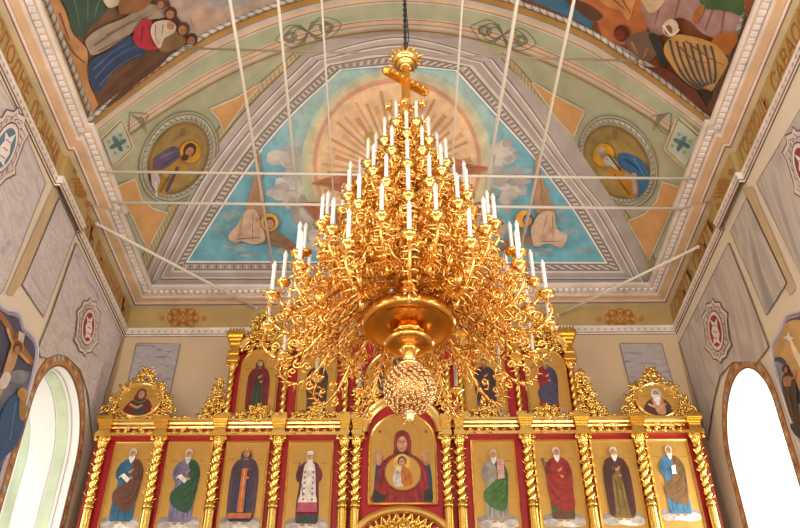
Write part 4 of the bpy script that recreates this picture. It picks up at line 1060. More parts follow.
# oval icon crests
OV = [(141, 402, 'L'), (656, 402, 'R')]
for px, py, s in OV:
    c = hy(px, py); b = MB(); n = 26; rx, rz = .30, .27
    el = lambda k, m=0: [(c.x + (rx + k) * math.cos(2 * PI * i / n), c.z + (rz + k + m * 0) * math.sin(2 * PI * i / n)) for i in range(n)]
    dx = .06 if s == 'L' else -.06
    out = [(c.x - .52, c.z - .36), (c.x - .46, c.z - .05), (c.x - .36, c.z + .2), (c.x - .16, c.z + .36), (c.x, c.z + .56), (c.x + .16, c.z + .36), (c.x + .36, c.z + .2), (c.x + .46, c.z - .05), (c.x + .52, c.z - .36)]
    carve(b, out, YI - .02, .1, 90, hole=el(.0), mirror=c.x, w=.016)
    el2 = el(.07); n2 = b.add([(p[0], YI + .05, p[1]) for p in el2]); b.face([n2 + i for i in range(n)])
    for k in range(5):
        an = PI / 2 + (k - 2) * .42; leaf(b, Vector((c.x, YI - .04, c.z + .42)), Vector((math.cos(an), 0, math.sin(an))), EX, .17, .028, 0)
    outline_leaves(b, [out[1], out[2], out[3], out[4], out[5], out[6], out[7]], YI - .02, .09, .022, 5, -1)
    part(b, 'carved_crest', M['gold'])
for o in SP: o.location = Vector((0, 0, 0)) - Vector(screen.location)

# ------------------------------------------------------------------ icons
def icon_frame(mb, loop, y, w=.03):
    pts = [Vector((p[0], y, p[1])) for p in loop]; k = len(pts); c = sum(pts, Vector()) / k; rows = []
    for i in range(k):
        a = (pts[i] - pts[i - 1]).normalized(); d = (pts[(i + 1) % k] - pts[i]).normalized(); n1 = a.cross(EYn); n2 = d.cross(EYn); m = (n1 + n2) / (1 + n1.dot(n2))
        if m.dot(pts[i] - c) < 0: m = -m
        rows.append(mb.add([pts[i] + m * 0 + EYn * .0, pts[i] + m * .004 + EYn * .02, pts[i] + m * w * .5 + EYn * .032, pts[i] + m * w + EYn * .02, pts[i] + m * w - EYn * .02]))
    for i in range(k):
        p, q = rows[i], rows[(i + 1) % k]
        for j in range(4): mb.face((p + j, p + j + 1, q + j + 1, q + j))
def make_icon(name, loop, label, paintfn, mat_ground=None, yoff=0.0, group=None):
    root = empty(name); tag(root, label, 'icon', group)
    y = YI - .012 - yoff
    P = Painter(lambda x, z: Vector((x, y, z)), Vector((0, -1, 0)), 0.0012)
    P.poly(loop, '#ffffff', layer=0, mi=1)
    q = P.mb.add([(p[0], y, p[1]) for p in loop] + [(p[0], YI + .03, p[1]) for p in loop]); k = len(loop)
    for i in range(k): P.mb.face((q + i, q + (i + 1) % k, q + k + (i + 1) % k, q + k + i), mi=1)
    paintfn(P)
    P.mb.build('painting', [M['icon_paint'], M['icon_gold']], root)
    fb = MB(); icon_frame(fb, loop, y + .0); fb.build('frame', M['gold_smooth'], root)
    xs = [p[0] for p in loop]; zs = [p[1] for p in loop]; settle(root, ((min(xs) + max(xs)) / 2, y, min(zs)))
    return root
def rect(x0, x1, z0, z1): return [(x0, z0), (x1, z0), (x1, z1), (x0, z1)]
def arched(x0, x1, z0, z1, rise=None):
    w = (x1 - x0) / 2; rise = rise or w; n = 16
    return [(x0, z0), (x1, z0)] + [((x0 + x1) / 2 + w * math.cos(PI * i / n), z1 - rise + rise * math.sin(PI * i / n)) for i in range(n + 1)]
def saint(P, xc, z0, h, robe, mantle, style='himation', hair='#c9c2b6', beard='#d6d0c6', skin='#b98560', flip=1, attr=None, clouds=True, w=1.0, hem=None, cw=.32):
    robe, mantle = shade(robe, .84), shade(mantle, .84)
    T = lambda pts: [(xc + flip * x * h * w, z0 + z * h) for x, z in pts]
    def poly(pts, col, sm=True): P.poly(T(pts), col, smooth=sm)
    def ell(x, z, rx, rz, col, rot=0): P.ell(xc + flip * x * h * w, z0 + z * h, rx * h * w, rz * h, col, rot * flip, 18)
    def folds(lines, col, wd=.016):
        L = P.layer + 1
        for ln in lines: P.line(T(ln), wd * h, col, layer=L, w1=wd * h * .35)
        P.layer = L
    if clouds:
        for x, z, rx, rz, c in ((-.2, .05, .13, .06, '#8f8078'), (.2, .04, .14, .07, '#9c8c82'), (-.12, -.01, .16, .05, '#cfc6bc'), (.12, -.02, .17, .055, '#d9d1c6'), (.24, .0, .09, .05, '#bdb2a8'), (-.24, -.02, .09, .05, '#b3a89e')):
            x = max(-cw + rx, min(cw - rx, x)); ell(x, z, rx, rz, c)
    P.ring(xc, z0 + .925 * h, .085 * h * w, .092 * h, .006 * h, '#b98438')
    for s in (-1, 1):
        L = P.layer + 1
        P.line([(xc + s * .15 * h, z0 + .855 * h), (xc + s * .23 * h, z0 + .855 * h)], .008 * h, '#9c6a34', smooth=False, layer=L)
    # feet
    for s in (-1, 1): ell(.05 * s, .015, .035, .018, skin if style != 'bishop' else '#3c2c28')
    poly([(-.045, .87), (.045, .87), (.11, .83), (.15, .7), (.13, .55), (.145, .3), (.14, .05), (.05, .03), (-.05, .035), (-.135, .05), (-.145, .3), (-.125, .55), (-.15, .7), (-.11, .83)], robe)
    folds([[(-.08, .5), (-.1, .07)], [(-.03, .55), (-.04, .06)], [(.03, .5), (.05, .06)], [(.08, .45), (.1, .08)]], shade(robe, .6)); folds([[(-.055, .5), (-.07, .08)], [(.06, .5), (.075, .08)], [(0, .4), (.01, .06)]], shade(robe, 1.35), .008)
    if hem: poly([(-.14, .13), (.14, .13), (.14, .05), (.05, .03), (-.05, .035), (-.135, .05)], hem, False)
    if style == 'himation':
        poly([(.0, .87), (.05, .87), (.12, .83), (.175, .7), (.17, .5), (.14, .25), (.08, .15), (-.06, .2), (-.15, .3), (-.155, .42), (-.08, .5), (.02, .6), (.03, .72)], mantle)
        folds([[(.13, .78), (.1, .55), (-.1, .38)], [(.15, .65), (.12, .42), (-.08, .28)], [(.15, .5), (.1, .3), (-.02, .22)], [(.06, .82), (.06, .66)]], shade(mantle, .62)); folds([[(.1, .74), (.08, .56), (-.06, .43)], [(.14, .56), (.1, .37), (-.05, .27)]], shade(mantle, 1.35), .009)
    elif style == 'cloak':
        for s in (-1, 1):
            poly([(s * .02, .87), (s * .07, .86), (s * .13, .82), (s * .175, .66), (s * .18, .4), (s * .165, .1), (s * .1, .07), (s * .085, .3), (s * .07, .55), (s * .05, .72)], mantle)
            folds([[(s * .12, .78), (s * .13, .5), (s * .13, .12)], [(s * .09, .7), (s * .1, .4), (s * .11, .12)]], shade(mantle, .6)); folds([[(s * .145, .7), (s * .15, .4), (s * .145, .14)]], shade(mantle, 1.4), .008)
        poly([(-.06, .84), (.06, .84), (.07, .78), (.0, .72), (-.07, .78)], mantle)
    elif style == 'wrap':
        poly([(-.05, .87), (.05, .87), (.13, .82), (.175, .68), (.165, .42), (.16, .2), (.1, .13), (-.04, .15), (-.13, .24), (-.165, .45), (-.16, .68), (-.12, .82)], mantle)
        folds([[(-.12, .76), (-.02, .6), (.12, .62)], [(-.13, .58), (-.02, .44), (.13, .42)], [(-.12, .4), (0, .26), (.13, .26)], [(.1, .8), (.13, .6)]], shade(mantle, .6)); folds([[(-.1, .66), (0, .52), (.12, .52)], [(-.1, .46), (0, .34), (.12, .34)]], shade(mantle, 1.35), .009)
    # arms
    sl = mantle if style in ('wrap', 'cloak') else robe
    poly([(-.12, .82), (-.17, .72), (-.165, .62), (-.12, .58), (-.02, .64), (-.01, .69), (-.08, .68), (-.09, .78)], shade(sl, .88)); folds([[(-.13, .76), (-.14, .65), (-.05, .66)]], shade(sl, .55), .009)
    poly([(.12, .8), (.17, .7), (.15, .6), (.06, .57), (.04, .61), (.1, .65), (.09, .76)], shade(mantle, .85)); 
    ell(.01, .685, .028, .018, skin, .5); ell(.04, .6, .026, .018, skin, -.3)
    for k in range(3): P.line(T([(.02, .69 + .008 * k), (.05, .705 + .012 * k)]), .007 * h, shade(skin, 1.05), smooth=False, layer=P.layer)
    # head
    HS = lambda q: [(x * 1.2, .905 + (z - .905) * 1.2) for x, z in q]
    Th = lambda q: T(HS(q))
    def ehd(x, z, rx, rz, col, rot=0): ell(x * 1.2, .905 + (z - .905) * 1.2, rx * 1.2, rz * 1.2, col, rot)
    hooded = attr and 'hood' in attr
    poly(HS([(-.022, .9), (.022, .9), (.03, .85), (-.03, .85)]), shade(skin, .8), False)
    ehd(0, .945 if not hooded else .935, .041, .05 if not hooded else .058, mantle if hooded else hair)
    if hooded: poly(HS([(-.047, .93), (-.06, .86), (-.03, .84), (.03, .84), (.06, .86), (.047, .93)]), mantle, False)
    if hair == '#4a3222': poly(HS([(-.045, .94), (-.055, .87), (-.035, .84), (-.02, .87), (.02, .87), (.035, .84), (.055, .87), (.045, .94)]), hair)
    ehd(0, .928, .033, .046, skin); ehd(.012, .925, .018, .036, shade(skin, 1.12))
    if beard: poly(HS([(-.031, .905), (-.012, .897), (.012, .897), (.031, .905), (.03, .87), (.012, .83), (0, .815), (-.014, .832), (-.03, .87)]), beard); ehd(0, .902, .009, .004, '#8a4a3c')
    else: ehd(0, .9, .01, .0045, '#9c4a3c')
    for s in (-1, 1): ehd(s * .013, .936, .006, .0035, '#2c1a14'); P.line(Th([(s * .005, .947), (s * .022, .946)]), .005 * h, '#4a3226', smooth=False, layer=P.layer)
    P.line(Th([(0, .935), (.003, .915)]), .006 * h, shade(skin, .7), smooth=False)
    a = attr or ()
    if 'scroll' in a: poly([(-.1, .62), (-.06, .66), (.03, .58), (0, .53)], '#e3dccb', False); poly([(-.12, .6), (-.09, .65), (-.08, .64), (-.105, .59)], '#bfb59f', False)
    if 'tablet' in a: poly([(.04, .86), (.13, .87), (.13, .6), (.04, .58)], '#c9958a', False); folds([[(.055, .82), (.115, .825)], [(.055, .78), (.115, .785)], [(.055, .74), (.115, .745)], [(.055, .7), (.115, .705)], [(.055, .66), (.115, .665)]], '#8c5a52', .005)
    if 'harp' in a: folds([[(-.2, .86), (-.16, .78), (-.09, .8)], [(-.2, .86), (-.17, .7), (-.1, .62)], [(-.09, .84), (-.12, .7)], [(-.15, .8), (-.13, .68)]], '#4a3020', .012)
    if 'crown' in a: poly([(-.045, .965), (.045, .965), (.05, 1.0), (.025, .985), (0, 1.01), (-.025, .985), (-.05, 1.0)], '#d9a83c', False); poly([(-.04, .965), (.04, .965), (.04, .975), (-.04, .975)], '#8c3a30', False)
    if 'band' in a: poly([(-.035, .72), (.035, .72), (.04, .14), (-.04, .14)], '#b8622a', False); folds([[(0, .7), (0, .16)]], '#e0a04c', .012); poly([(-.15, .13), (.15, .13), (.145, .06), (-.145, .06)], '#b8622a', False)
    if 'bishop' in a:
        poly([(-.05, .84), (.05, .84), (.08, .7), (.1, .42), (.11, .28), (-.11, .28), (-.1, .42), (-.08, .7)], '#d9cfc4')
        L = P.layer + 1
        for i in range(6):
            for j in range(3): P.ell(xc + (j - 1) * .055 * h, z0 + (.34 + .075 * i) * h, .014 * h, .016 * h, '#6a5a6c' if (i + j) % 2 else '#a0384a', 0, 8, layer=L)
        P.layer = L
        poly([(-.02, .8), (.02, .8), (.025, .3), (-.025, .3)], '#ded2c0', False); poly([(-.12, .3), (.12, .3), (.135, .17), (-.135, .17)], '#b0485c', False)
        ell(0, .985, .045, .028, '#e6dfd4'); poly([(-.045, .96), (.045, .96), (.045, .985), (-.045, .985)], '#d8cfc2', False)
        P.line(T([(-.13, .75), (-.06, .38)]), .01 * h, '#4a3020', smooth=False); P.line(T([(-.16, .78), (-.1, .8)]), .01 * h, '#4a3020', smooth=False); P.line(T([(-.15, .73), (-.13, .86)]), .01 * h, '#4a3020', smooth=False)
    if 'sheet' in a: poly([(-.01, .7), (.05, .72), (.04, .6), (-.02, .58)], '#e6dfd2', False)
zA, zB = 4.1, Z_(443)
def std(px0, px1, foot, head_, label, **k):
    x0, x1 = X_(px0, 443), X_(px1, 443); pf = Z_(foot); ph = Z_(head_)
    return make_icon('framed_icon', rect(x0, x1, zA, zB), label, lambda P: saint(P, (x0 + x1) / 2 + k.pop('dx', 0), pf, (ph - pf), cw=(x1 - x0) / 2 / (ph - pf) - .005, **k), group=None)
std(118, 154, 523, 449, 'icon of a white-bearded figure in blue robe and brown cloak holding a scroll', robe='#2c6f8c', mantle='#75432c', attr=('scroll',))
std(171, 212, 524, 450, 'icon of a grey-haired figure in green cloak over lavender robe', robe='#8c80a0', mantle='#2f5a38', hair='#cfc8bc', beard='#c9c2b6', attr=('scroll',))
std(229, 268, 524, 449, 'icon of a crowned figure in purple cloak with an orange front band, lower row', robe='#2c3f64', mantle='#5c4252', style='cloak', hair='#4a3222', beard=None, attr=('crown', 'band'))
std(291, 332, 526, 453, 'icon of a white-capped bishop in patterned vestments holding a cross, lower row', robe='#7a2430', mantle='#9c2f3c', style='plain', attr=('bishop',), hem='#2c3a30')
std(472, 512, 524, 452, 'icon of a white-bearded figure in green cloak holding a stone tablet, lower row', robe='#b5aca0', mantle='#4f7a34', attr=('tablet',), flip=1)
std(534, 575, 523, 450, 'icon of a grey-bearded figure in bright red cloak with a harp, lower row', robe='#4a6a44', mantle='#b02a1c', style='wrap', attr=('harp',), hem='#5c3c24')
std(591, 631, 522, 450, 'icon of an old figure in olive robe and dark red cloak', robe='#8a6a28', mantle='#5a2a24', style='cloak')
std(647, 685, 518, 449, 'icon of a white-bearded figure in brown cloak over blue robe, beside the right window', robe='#4f86a8', mantle='#8a5f2e', style='himation', attr=('sheet',), flip=1)
def upr(px0, px1, label, **k):
    x0, x1 = X_(px0, 385), X_(px1, 385); z0, z1 = Z_(419), Z_(351); pf = Z_(416); ph = Z_(361)
    make_icon('arched_icon', arched(x0, x1, z0, z1), label, lambda P: saint(P, (x0 + x1) / 2, pf, ph - pf, cw=(x1 - x0) / 2 / (ph - pf) - .01, **k))
upr(241, 276, 'arched icon of a young figure in dark red cloak over green robe', robe='#3f4a30', mantle='#8a1c24', style='cloak', hair='#4a3222', beard=None)
upr(299, 335, 'arched icon of a long-bearded figure in brown robe behind the chandelier arms', robe='#6a4420', mantle='#5a3a20', style='wrap', beard='#a89c8c')
upr(466, 504, 'arched icon of a figure in dark plum robe behind the chandelier arms', robe='#6a5a74', mantle='#4a2c34', style='wrap', hair='#5a4030', beard='#6a4a34')
upr(528, 566, 'arched icon of a figure in red tunic and slate purple cloak', robe='#a02028', mantle='#554a66', style='himation', hair='#6a4a34', beard='#8a6a4c')
# the dark blue upper centre picture behind the hanging ball
x0, x1 = X_(366, 385), X_(440, 385)
def p_blue(P):
    xm = (x0 + x1) / 2
    P.ell(xm, Z_(378), .42, .35, '#20384c'); P.ell(xm, Z_(374), .27, .25, '#2c5068'); P.poly([(xm - .2, Z_(392)), (xm - .14, Z_(372)), (xm, Z_(366)), (xm + .14, Z_(372)), (xm + .2, Z_(392))], '#c3bcae', smooth=True)
    P.ell(xm, Z_(364), .06, .075, '#5a3c2a'); P.ell(xm, Z_(364.5), .042, .055, '#b98a66')
make_icon('arched_icon', arched(x0, x1, Z_(392), Z_(350)), 'arched icon with a dark blue ground half hidden behind the chandelier ball', p_blue)
# oval icons
for px, label, robe, hr, sh in ((141, 'oval icon of a long-haired figure in dark red robe inside a carved crest', '#6a1c1c', '#5a2c1c', '#2c3a34'), (656, 'oval icon of a white-bearded bare-shouldered figure inside a carved crest', '#4a2c24', '#d0c8bc', '#b07c58')):
    c = hy(px, 402); n = 28
    def p_oval(P, c=c, robe=robe, hr=hr, sh=sh, px=px):
        P.poly([(c.x + a, c.z + b_) for a, b_ in ((-.22, -.16), (-.15, -.03), (-.05, .04), (.06, .04), (.15, -.02), (.2, -.16), (.1, -.235), (-.1, -.235))], robe, smooth=True)
        P.poly([(c.x + a, c.z + b_) for a, b_ in ((-.07, .02), (.07, .03), (.1, -.2), (-.02, -.22))], sh, smooth=True)
        P.line([(c.x - .14, c.z - .06), (c.x - .03, c.z - .12), (c.x + .05, c.z - .08)], .035, '#b98560'); P.line([(c.x + .12, c.z - .06), (c.x + .02, c.z - .14)], .03, '#b98560' if px > 400 else robe)
        P.ell(c.x, c.z + .1, .075, .1, hr if px < 400 else '#b9b0a4'); 
        if px < 400: P.poly([(c.x - .07, c.z + .1), (c.x - .1, c.z - .02), (c.x - .03, c.z + .02), (c.x + .05, c.z + .02), (c.x + .08, c.z + .1)], hr, smooth=True)
        P.ell(c.x + .005, c.z + .09, .048, .07, '#b07a56')
        if px > 400: P.poly([(c.x - .045, c.z + .08), (c.x + .05, c.z + .08), (c.x + .05, c.z), (c.x, c.z - .09), (c.x - .045, c.z)], hr, smooth=True)
        for s in (-1, 1): P.ell(c.x + .005 + s * .018, c.z + .105, .008, .005, '#2a1a14', n=8); P.line([(c.x + s * .13, c.z + .06), (c.x + s * .22, c.z + .06)], .01, '#a0703a', smooth=False, layer=P.layer)
        P.ring(c.x, c.z + .1, .13, .14, .008, '#b98438')
    make_icon('oval_icon', [(c.x + .29 * math.cos(2 * PI * i / n), c.z + .26 * math.sin(2 * PI * i / n)) for i in range(n)], label, p_oval, yoff=.04)
# large central icon
def p_center(P):
    T = lambda pts: [(hy(x, y).x, hy(x, y).z) for x, y in pts]
    def poly(pts, c, sm=True): P.poly(T(pts), c, smooth=sm)
    def ell(x, y, rx, ry, c): q = hy(x, y); P.ell(q.x, q.z, rx * .0148, ry * .0163, c, 0, 26)
    def fl(lines, c, w=.02):
        L = P.layer + 1
        for ln in lines: P.line(T(ln), w, c, layer=L, w1=w * .5)
        P.layer = L
    q = hy(402, 440); P.ring(q.x, q.z, .27, .3, .012, '#c08a3c')
    for x in (380, 426): ell(x, 432, 1.5, 1.5, '#a8482c')
    poly([(376, 466), (380, 463), (383, 470), (382, 492), (377, 500), (374, 496)], '#1f3f5c'); poly([(424, 463), (429, 464), (432, 480), (432, 500), (426, 498), (423, 480)], '#1f3f5c')
    poly([(394, 455), (411, 455), (420, 460), (426, 468), (429, 488), (429, 503), (374, 503), (375, 490), (379, 470), (385, 460)], '#8c1c1c')
    poly([(374, 490), (380, 494), (386, 497), (380, 503), (373, 503)], '#2a2420'); poly([(424, 492), (432, 490), (432, 503), (425, 503)], '#2a2420')
    poly([(382, 462), (387, 466), (384, 486), (378, 490)], '#8c1c1c'); poly([(418, 462), (424, 468), (427, 488), (420, 486)], '#a02820')
    fl([[(388, 492), (384, 502)], [(396, 497), (394, 503)], [(410, 497), (412, 503)], [(418, 490), (422, 502)], [(384, 470), (380, 488)], [(421, 470), (425, 488)]], '#5c1010', .022); fl([[(391, 496), (389, 503)], [(415, 494), (418, 503)], [(403, 498), (403, 503)]], '#b83c2c', .016)
    poly([(394, 442), (396, 434), (402, 431), (408, 434), (411, 442), (411, 452), (412, 459), (402, 463), (393, 459), (394, 450)], '#7a1c1e'); fl([[(396, 438), (395, 456)], [(409, 438), (410, 456)]], '#a8342c', .014)
    poly([(397, 452), (407, 452), (409, 459), (402, 462), (396, 459)], '#3a2c28')
    ell(402, 445, 5, 7.6, '#b98058'); ell(402.5, 444, 3.6, 6, '#cf9a70')
    for s in (-1, 1): ell(402 + s * 2.1, 443.2, 1.1, .55, '#2a1810'); fl([[(402 + s * .8, 441.6), (402 + s * 3.3, 441.8)]], '#5a3826', .008)
    fl([[(402, 443), (402.2, 447)]], '#96603f', .01); ell(402, 449.3, 1.4, .6, '#a04a3c')
    for s, hx in ((-1, 378.5), (1, 426)):      # raised open hands
        poly([(hx - 2, 466), (hx + 2, 466), (hx + 2.8, 458), (hx + 2, 453), (hx - 2, 453), (hx - 2.8, 458)], '#b88460')
        L = P.layer + 1
        for k in range(4): P.line(T([(hx - 1.9 + 1.25 * k, 455), (hx - 2.3 + 1.5 * k, 449.5 + abs(k - 1.4))]), .016, '#c08c68', smooth=False, layer=L)
        P.line(T([(hx - s * 2, 460), (hx - s * 4.4, 455.5)]), .018, '#c08c68', smooth=False, layer=L); P.layer = L
    ell(403, 474, 17.5, 16.5, '#c79a4c'); P.layer += 1; q = hy(403, 474); P.ell(q.x, q.z, .245, .255, '#ffffff', 0, 30, mi=1); P.ring(q.x, q.z, .25, .26, .012, '#8c5a24')
    ell(402, 464, 8, 8, '#d9ab52')
    poly([(396, 470), (402, 468), (407, 472), (408, 484), (402, 488), (394, 487), (393, 478)], '#c9c0b4'); poly([(402, 468), (409, 471), (413, 480), (412, 486), (404, 488), (401, 480)], '#b86a1c'); fl([[(404, 472), (407, 486)], [(409, 474), (410, 486)]], '#8a4a14', .014)
    fl([[(397, 482), (396, 474), (398, 471)]], '#8c8478', .01); ell(398, 474, 1.2, 2, '#b98560')
    ell(402, 463, 4.2, 4.8, '#5a3420'); ell(402, 464, 3, 3.9, '#c08c64')
    for s in (-1, 1): ell(402 + s * 1.2, 463.6, .6, .35, '#2a1810')
    ell(402, 466.4, .9, .35, '#9c4a3c')
xa, xb = X_(370, 500), X_(436, 500)
make_icon('arched_icon', arched(xa, xb, Z_(503), Z_(416), .42), 'large arched icon of a woman in red mantle with raised hands and a child roundel', p_center)

# ================================================================== TIE RODS
def rod(p, q, r, label, mat='rod', group=None, name='tie_rod'):
    p, q = Vector(p), Vector(q); b = MB(); b.tube([Vector((0, 0, 0)), (q - p) / 2, q - p], r, 8)
    for e in (Vector((0, 0, 0)), q - p): b.ball(e, r * 1.5, 8)
    o = b.build(name, M[mat]); o.location = p; tag(o, label, 'tie rod', group); return o
zr = 8.5; hz = on_z(zr)
ends = [((230, 0), (278, 298), .021, 'pale tie rod running toward the end wall, outermost on the left'), ((278, 0), (306, 290), .019, 'pale tie rod running toward the end wall, second from the left'), ((321.6, 0), (336, 240), .013, 'thin pale tie rod running toward the end wall, just left of the chandelier'), ((462.5, 0), (447, 240), .013, 'thin pale tie rod running toward the end wall, just right of the chandelier'), ((517.5, 0), (470, 285), .023, 'pale tie rod running toward the end wall, second from the right'), ((574, 0), (511, 296), .021, 'pale tie rod running toward the end wall, outermost on the right')]
for a, c, r, lab in ends:
    p, q = hz(*a), hz(*c); d = (q - p) / (q.y - p.y)
    rod(p + d * (3.5 - p.y), p + d * (11.62 - p.y), r, lab)
p, q = hz(82, 169), hz(731, 176); rod((-4.3, p.y, zr - .05), (4.3, q.y, zr - .05), .019, 'pale tie rod crossing from wall to wall nearest the camera of the low pair')
p, q = hz(92, 200), hz(715, 206); rod((-4.3, p.y, zr - .05), (4.3, q.y, zr - .05), .021, 'pale tie rod crossing from wall to wall farther back of the low pair')
h1 = on_x(-(XW - .1)); h2 = on_y(YB - .03); rod(h1(97, 224), h2(256, 308), .022, 'short diagonal tie rod across the left rear corner under the cornice')
h1 = on_x(XW - .06); rod(h1(698, 247), h2(558, 315), .022, 'short diagonal tie rod across the right rear corner under the cornice')
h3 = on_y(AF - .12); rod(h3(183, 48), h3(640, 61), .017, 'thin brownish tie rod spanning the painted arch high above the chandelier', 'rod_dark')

# ================================================================== CHANDELIER
CX, CY, CB = 0.07, 6.0, 3.1
ch = empty('chandelier', (CX, CY, CB)); tag(ch, 'huge tiered gilded chandelier with white candle lamps and a cross on top', 'chandelier')
def cpart(mb, name, mat, parent=None):
    o = mb.build(name, mat, parent or ch)
    if parent is None: o.location = (0, 0, -CB)
    return o
b = MB()
b.lathe([(.0, 3.80), (.05, 3.80), (.06, 3.9), (.05, 4.2), (.09, 4.3), (.05, 4.4), (.1, 4.6), (.05, 4.75), (.09, 4.95), (.04, 5.1), (.08, 5.3), (.04, 5.5), (.07, 5.8), (.03, 5.95), (.06, 6.15), (.03, 6.3), (.05, 6.5), (.025, 6.62), (.05, 6.7), (.0, 6.8)], seg=16); cpart(b, 'stem', M['brass'])
# dish
b = MB(); flute = lambda a, i, z: 1 + (0.02 * math.cos(24 * a) if 4 <= i <= 6 else 0)
b.lathe([(.07, 3.90), (.16, 3.905), (.30, 3.93), (.345, 3.95), (.355, 3.945), (.39, 3.965), (.405, 4.0), (.395, 4.05), (.33, 4.09), (.2, 4.14), (.05, 4.2)], seg=48); cpart(b, 'dish', M['bronze'])
b = MB(); b.lathe([(.055, 3.82), (.075, 3.825), (.10, 3.885), (.135, 3.895), (.14, 3.91), (.11, 3.92)], seg=24, wave=lambda a, i, z: 1 + 0.03 * math.cos(12 * a)); cpart(b, 'gilded_cup', M['brass'])
b = MB(); b.lathe([(.05, 3.745), (.12, 3.75), (.19, 3.77), (.215, 3.795), (.21, 3.82), (.12, 3.84), (.04, 3.85)], seg=40); cpart(b, 'small_dish', M['bronze'])
b = MB(); b.lathe([(.035, 3.69), (.05, 3.695), (.075, 3.735), (.085, 3.745), (.05, 3.755)], seg=20, wave=lambda a, i, z: 1 + 0.04 * math.cos(10 * a)); cpart(b, 'gilded_cup', M['brass'])
b = MB(); b.ball((0, 0, 3.675), .05, 14, (1, 1, .7)); b.ball((0, 0, 3.61), .068, 14, (1, 1, .62)); b.lathe([(.05, 3.56), (.1, 3.575), (.11, 3.59), (.05, 3.61)], seg=20); cpart(b, 'knob', M['brass_light'])
# openwork ball with drop finial
b = MB(); b.lathe([(.02, 3.165)] + [(.19 * math.sin(t) , 3.38 - .2 * math.cos(t)) for t in (0.25 + (PI - .5) * i / 14 for i in range(15))] + [(.06, 3.58)], seg=24); cpart(b, 'ball_core', M['ball_core']); b = MB()
rg = random.Random(5)
for i in range(300):
    zz = 1 - 2 * (i + .5) / 300; a = i * 2.39996; rr_ = math.sqrt(1 - zz * zz); n = Vector((rr_ * math.cos(a), rr_ * math.sin(a), zz)); U = n.orthogonal().normalized(); V = n.cross(U)
    curl(b, Vector((0, 0, 3.38)) + Vector((n.x * .2, n.y * .2, n.z * .21)), U, V, .024, rg.uniform(0, 6.28), 1.2, rg.choice((-1, 1)), .0042, n=8, seg=4)
cpart(b, 'openwork_ball', M['brass_light'])
b = MB(); b.lathe([(.0, 3.09), (.012, 3.1), (.03, 3.125), (.028, 3.15), (.045, 3.165), (.05, 3.18), (.03, 3.19)], seg=16); cpart(b, 'drop_finial', M['brass_light'])
# upper bowls hidden among the arms
b = MB(); b.lathe([(.05, 4.38), (.1, 4.39), (.15, 4.43), (.19, 4.5), (.2, 4.56), (.19, 4.58), (.06, 4.6)], seg=32); cpart(b, 'bowl', M['bronze']); b = MB(); b.lathe([(.05, 4.95), (.13, 4.98), (.16, 5.06), (.15, 5.09), (.05, 5.1)], seg=28); cpart(b, 'bowl', M['bronze'])
# candle and cup shared by every arm
cup = MB(); cup.lathe([(.012, -.05), (.02, -.045), (.022, -.03), (.05, -.012), (.068, .012), (.06, .014), (.03, .004), (.022, .02)], seg=20, wave=lambda a, i, z: 1 + (0.1 * math.cos(10 * a) if i in (3, 4, 5) else 0)); CUP = cup.mesh('drip_cup', M['brass'])
cd = MB(); cd.lathe([(.016, 0), (.018, .01)] + [(.0145 + .0025 * (i % 2), .02 + .012 * i) for i in range(18)] + [(.017, .235), (.019, .25), (.012, .262), (.006, .285), (.0, .29)], seg=8); CAN = cd.mesh('candle', M['candle'])
TIERS = [(3.98, 1.18, 16, .30), (4.28, 1.07, 16, .27), (4.6, .92, 14, .25), (4.92, .76, 13, .23), (5.26, .6, 12, .21), (5.6, .45, 10, .19), (5.95, .3, 8, .16), (6.28, .17, 5, .12)]
def arm_mesh(Rr, s, seed):
    b = MB(); rg = random.Random(seed)
    path = smooth_line([(.1, s * .75, 0), (.3 * Rr, s * .62, 0), (.5 * Rr, s * .12, 0), (.62 * Rr, -s * .25, 0), (.74 * Rr, -s * .85, 0), (.89 * Rr, -s * 1.05, 0), (Rr + .02, -s * .62, 0), (Rr, -.05, 0)], 5)
    pts = [Vector((p[0], 0, p[1])) for p in path]; n = len(pts)
    b.tube(pts, [.017 - .007 * i / n for i in range(n)], 6)
    X, Z = Vector((1, 0, 0)), Vector((0, 0, 1))
    curl(b, Vector((.44 * Rr, 0, s * .62)), X, Z, .06, PI * 1.4, 1.3, -1, .009, n=12)
    curl(b, Vector((.92 * Rr, 0, -s * .62)), X, Z, .05, PI * 1.5, 1.2, 1, .008, n=10)
    curl(b, Vector((.66 * Rr, 0, s * .12)), X, Z, .075, PI * 1.4, 1.35, -1, .010, n=12)
    curl(b, Vector((.80 * Rr, 0, -s * .55)), X, Z, .06, PI * 1.5, 1.3, 1, .009, n=12)
    curl(b, Vector((.76 * Rr, 0, -s * 1.2)), X, Z, .05, PI * .5, 1.2, -1, .008, n=10)
    for i in range(3, n - 2, 2):
        for sd in (-1, 1):
            d = (pts[i + 1] - pts[i]).normalized(); leaf(b, pts[i], (d * .7 + Vector((0, sd * .75, .25 * (-1) ** i))).normalized(), Z, .085, .015, .6 * (-1) ** i, n=4)
    for i in (8, 14, 20, 25):
        if i < n: b.ball(pts[i], .022, 6)
    return b.mesh('arm', M['brass'])
for ti, (z, Rr, n, s) in enumerate(TIERS):
    am = arm_mesh(Rr, s, ti)
    for k in range(n):
        a = 2 * PI * (k + (.5 if ti % 2 else 0.0)) / n - PI / 2
        o = bpy.data.objects.new('arm', am); C.objects.link(o); o.parent = ch; o.location = (0, 0, z - CB); o.rotation_euler = (0, 0, a)
        c1 = bpy.data.objects.new('drip_cup', CUP); C.objects.link(c1); c1.parent = o; c1.location = (Rr, 0, 0)
        c2 = bpy.data.objects.new('candle', CAN); C.objects.link(c2); c2.parent = o; c2.location = (Rr, 0, 0.015); c2.scale = (1.08, 1.08, 1.16)
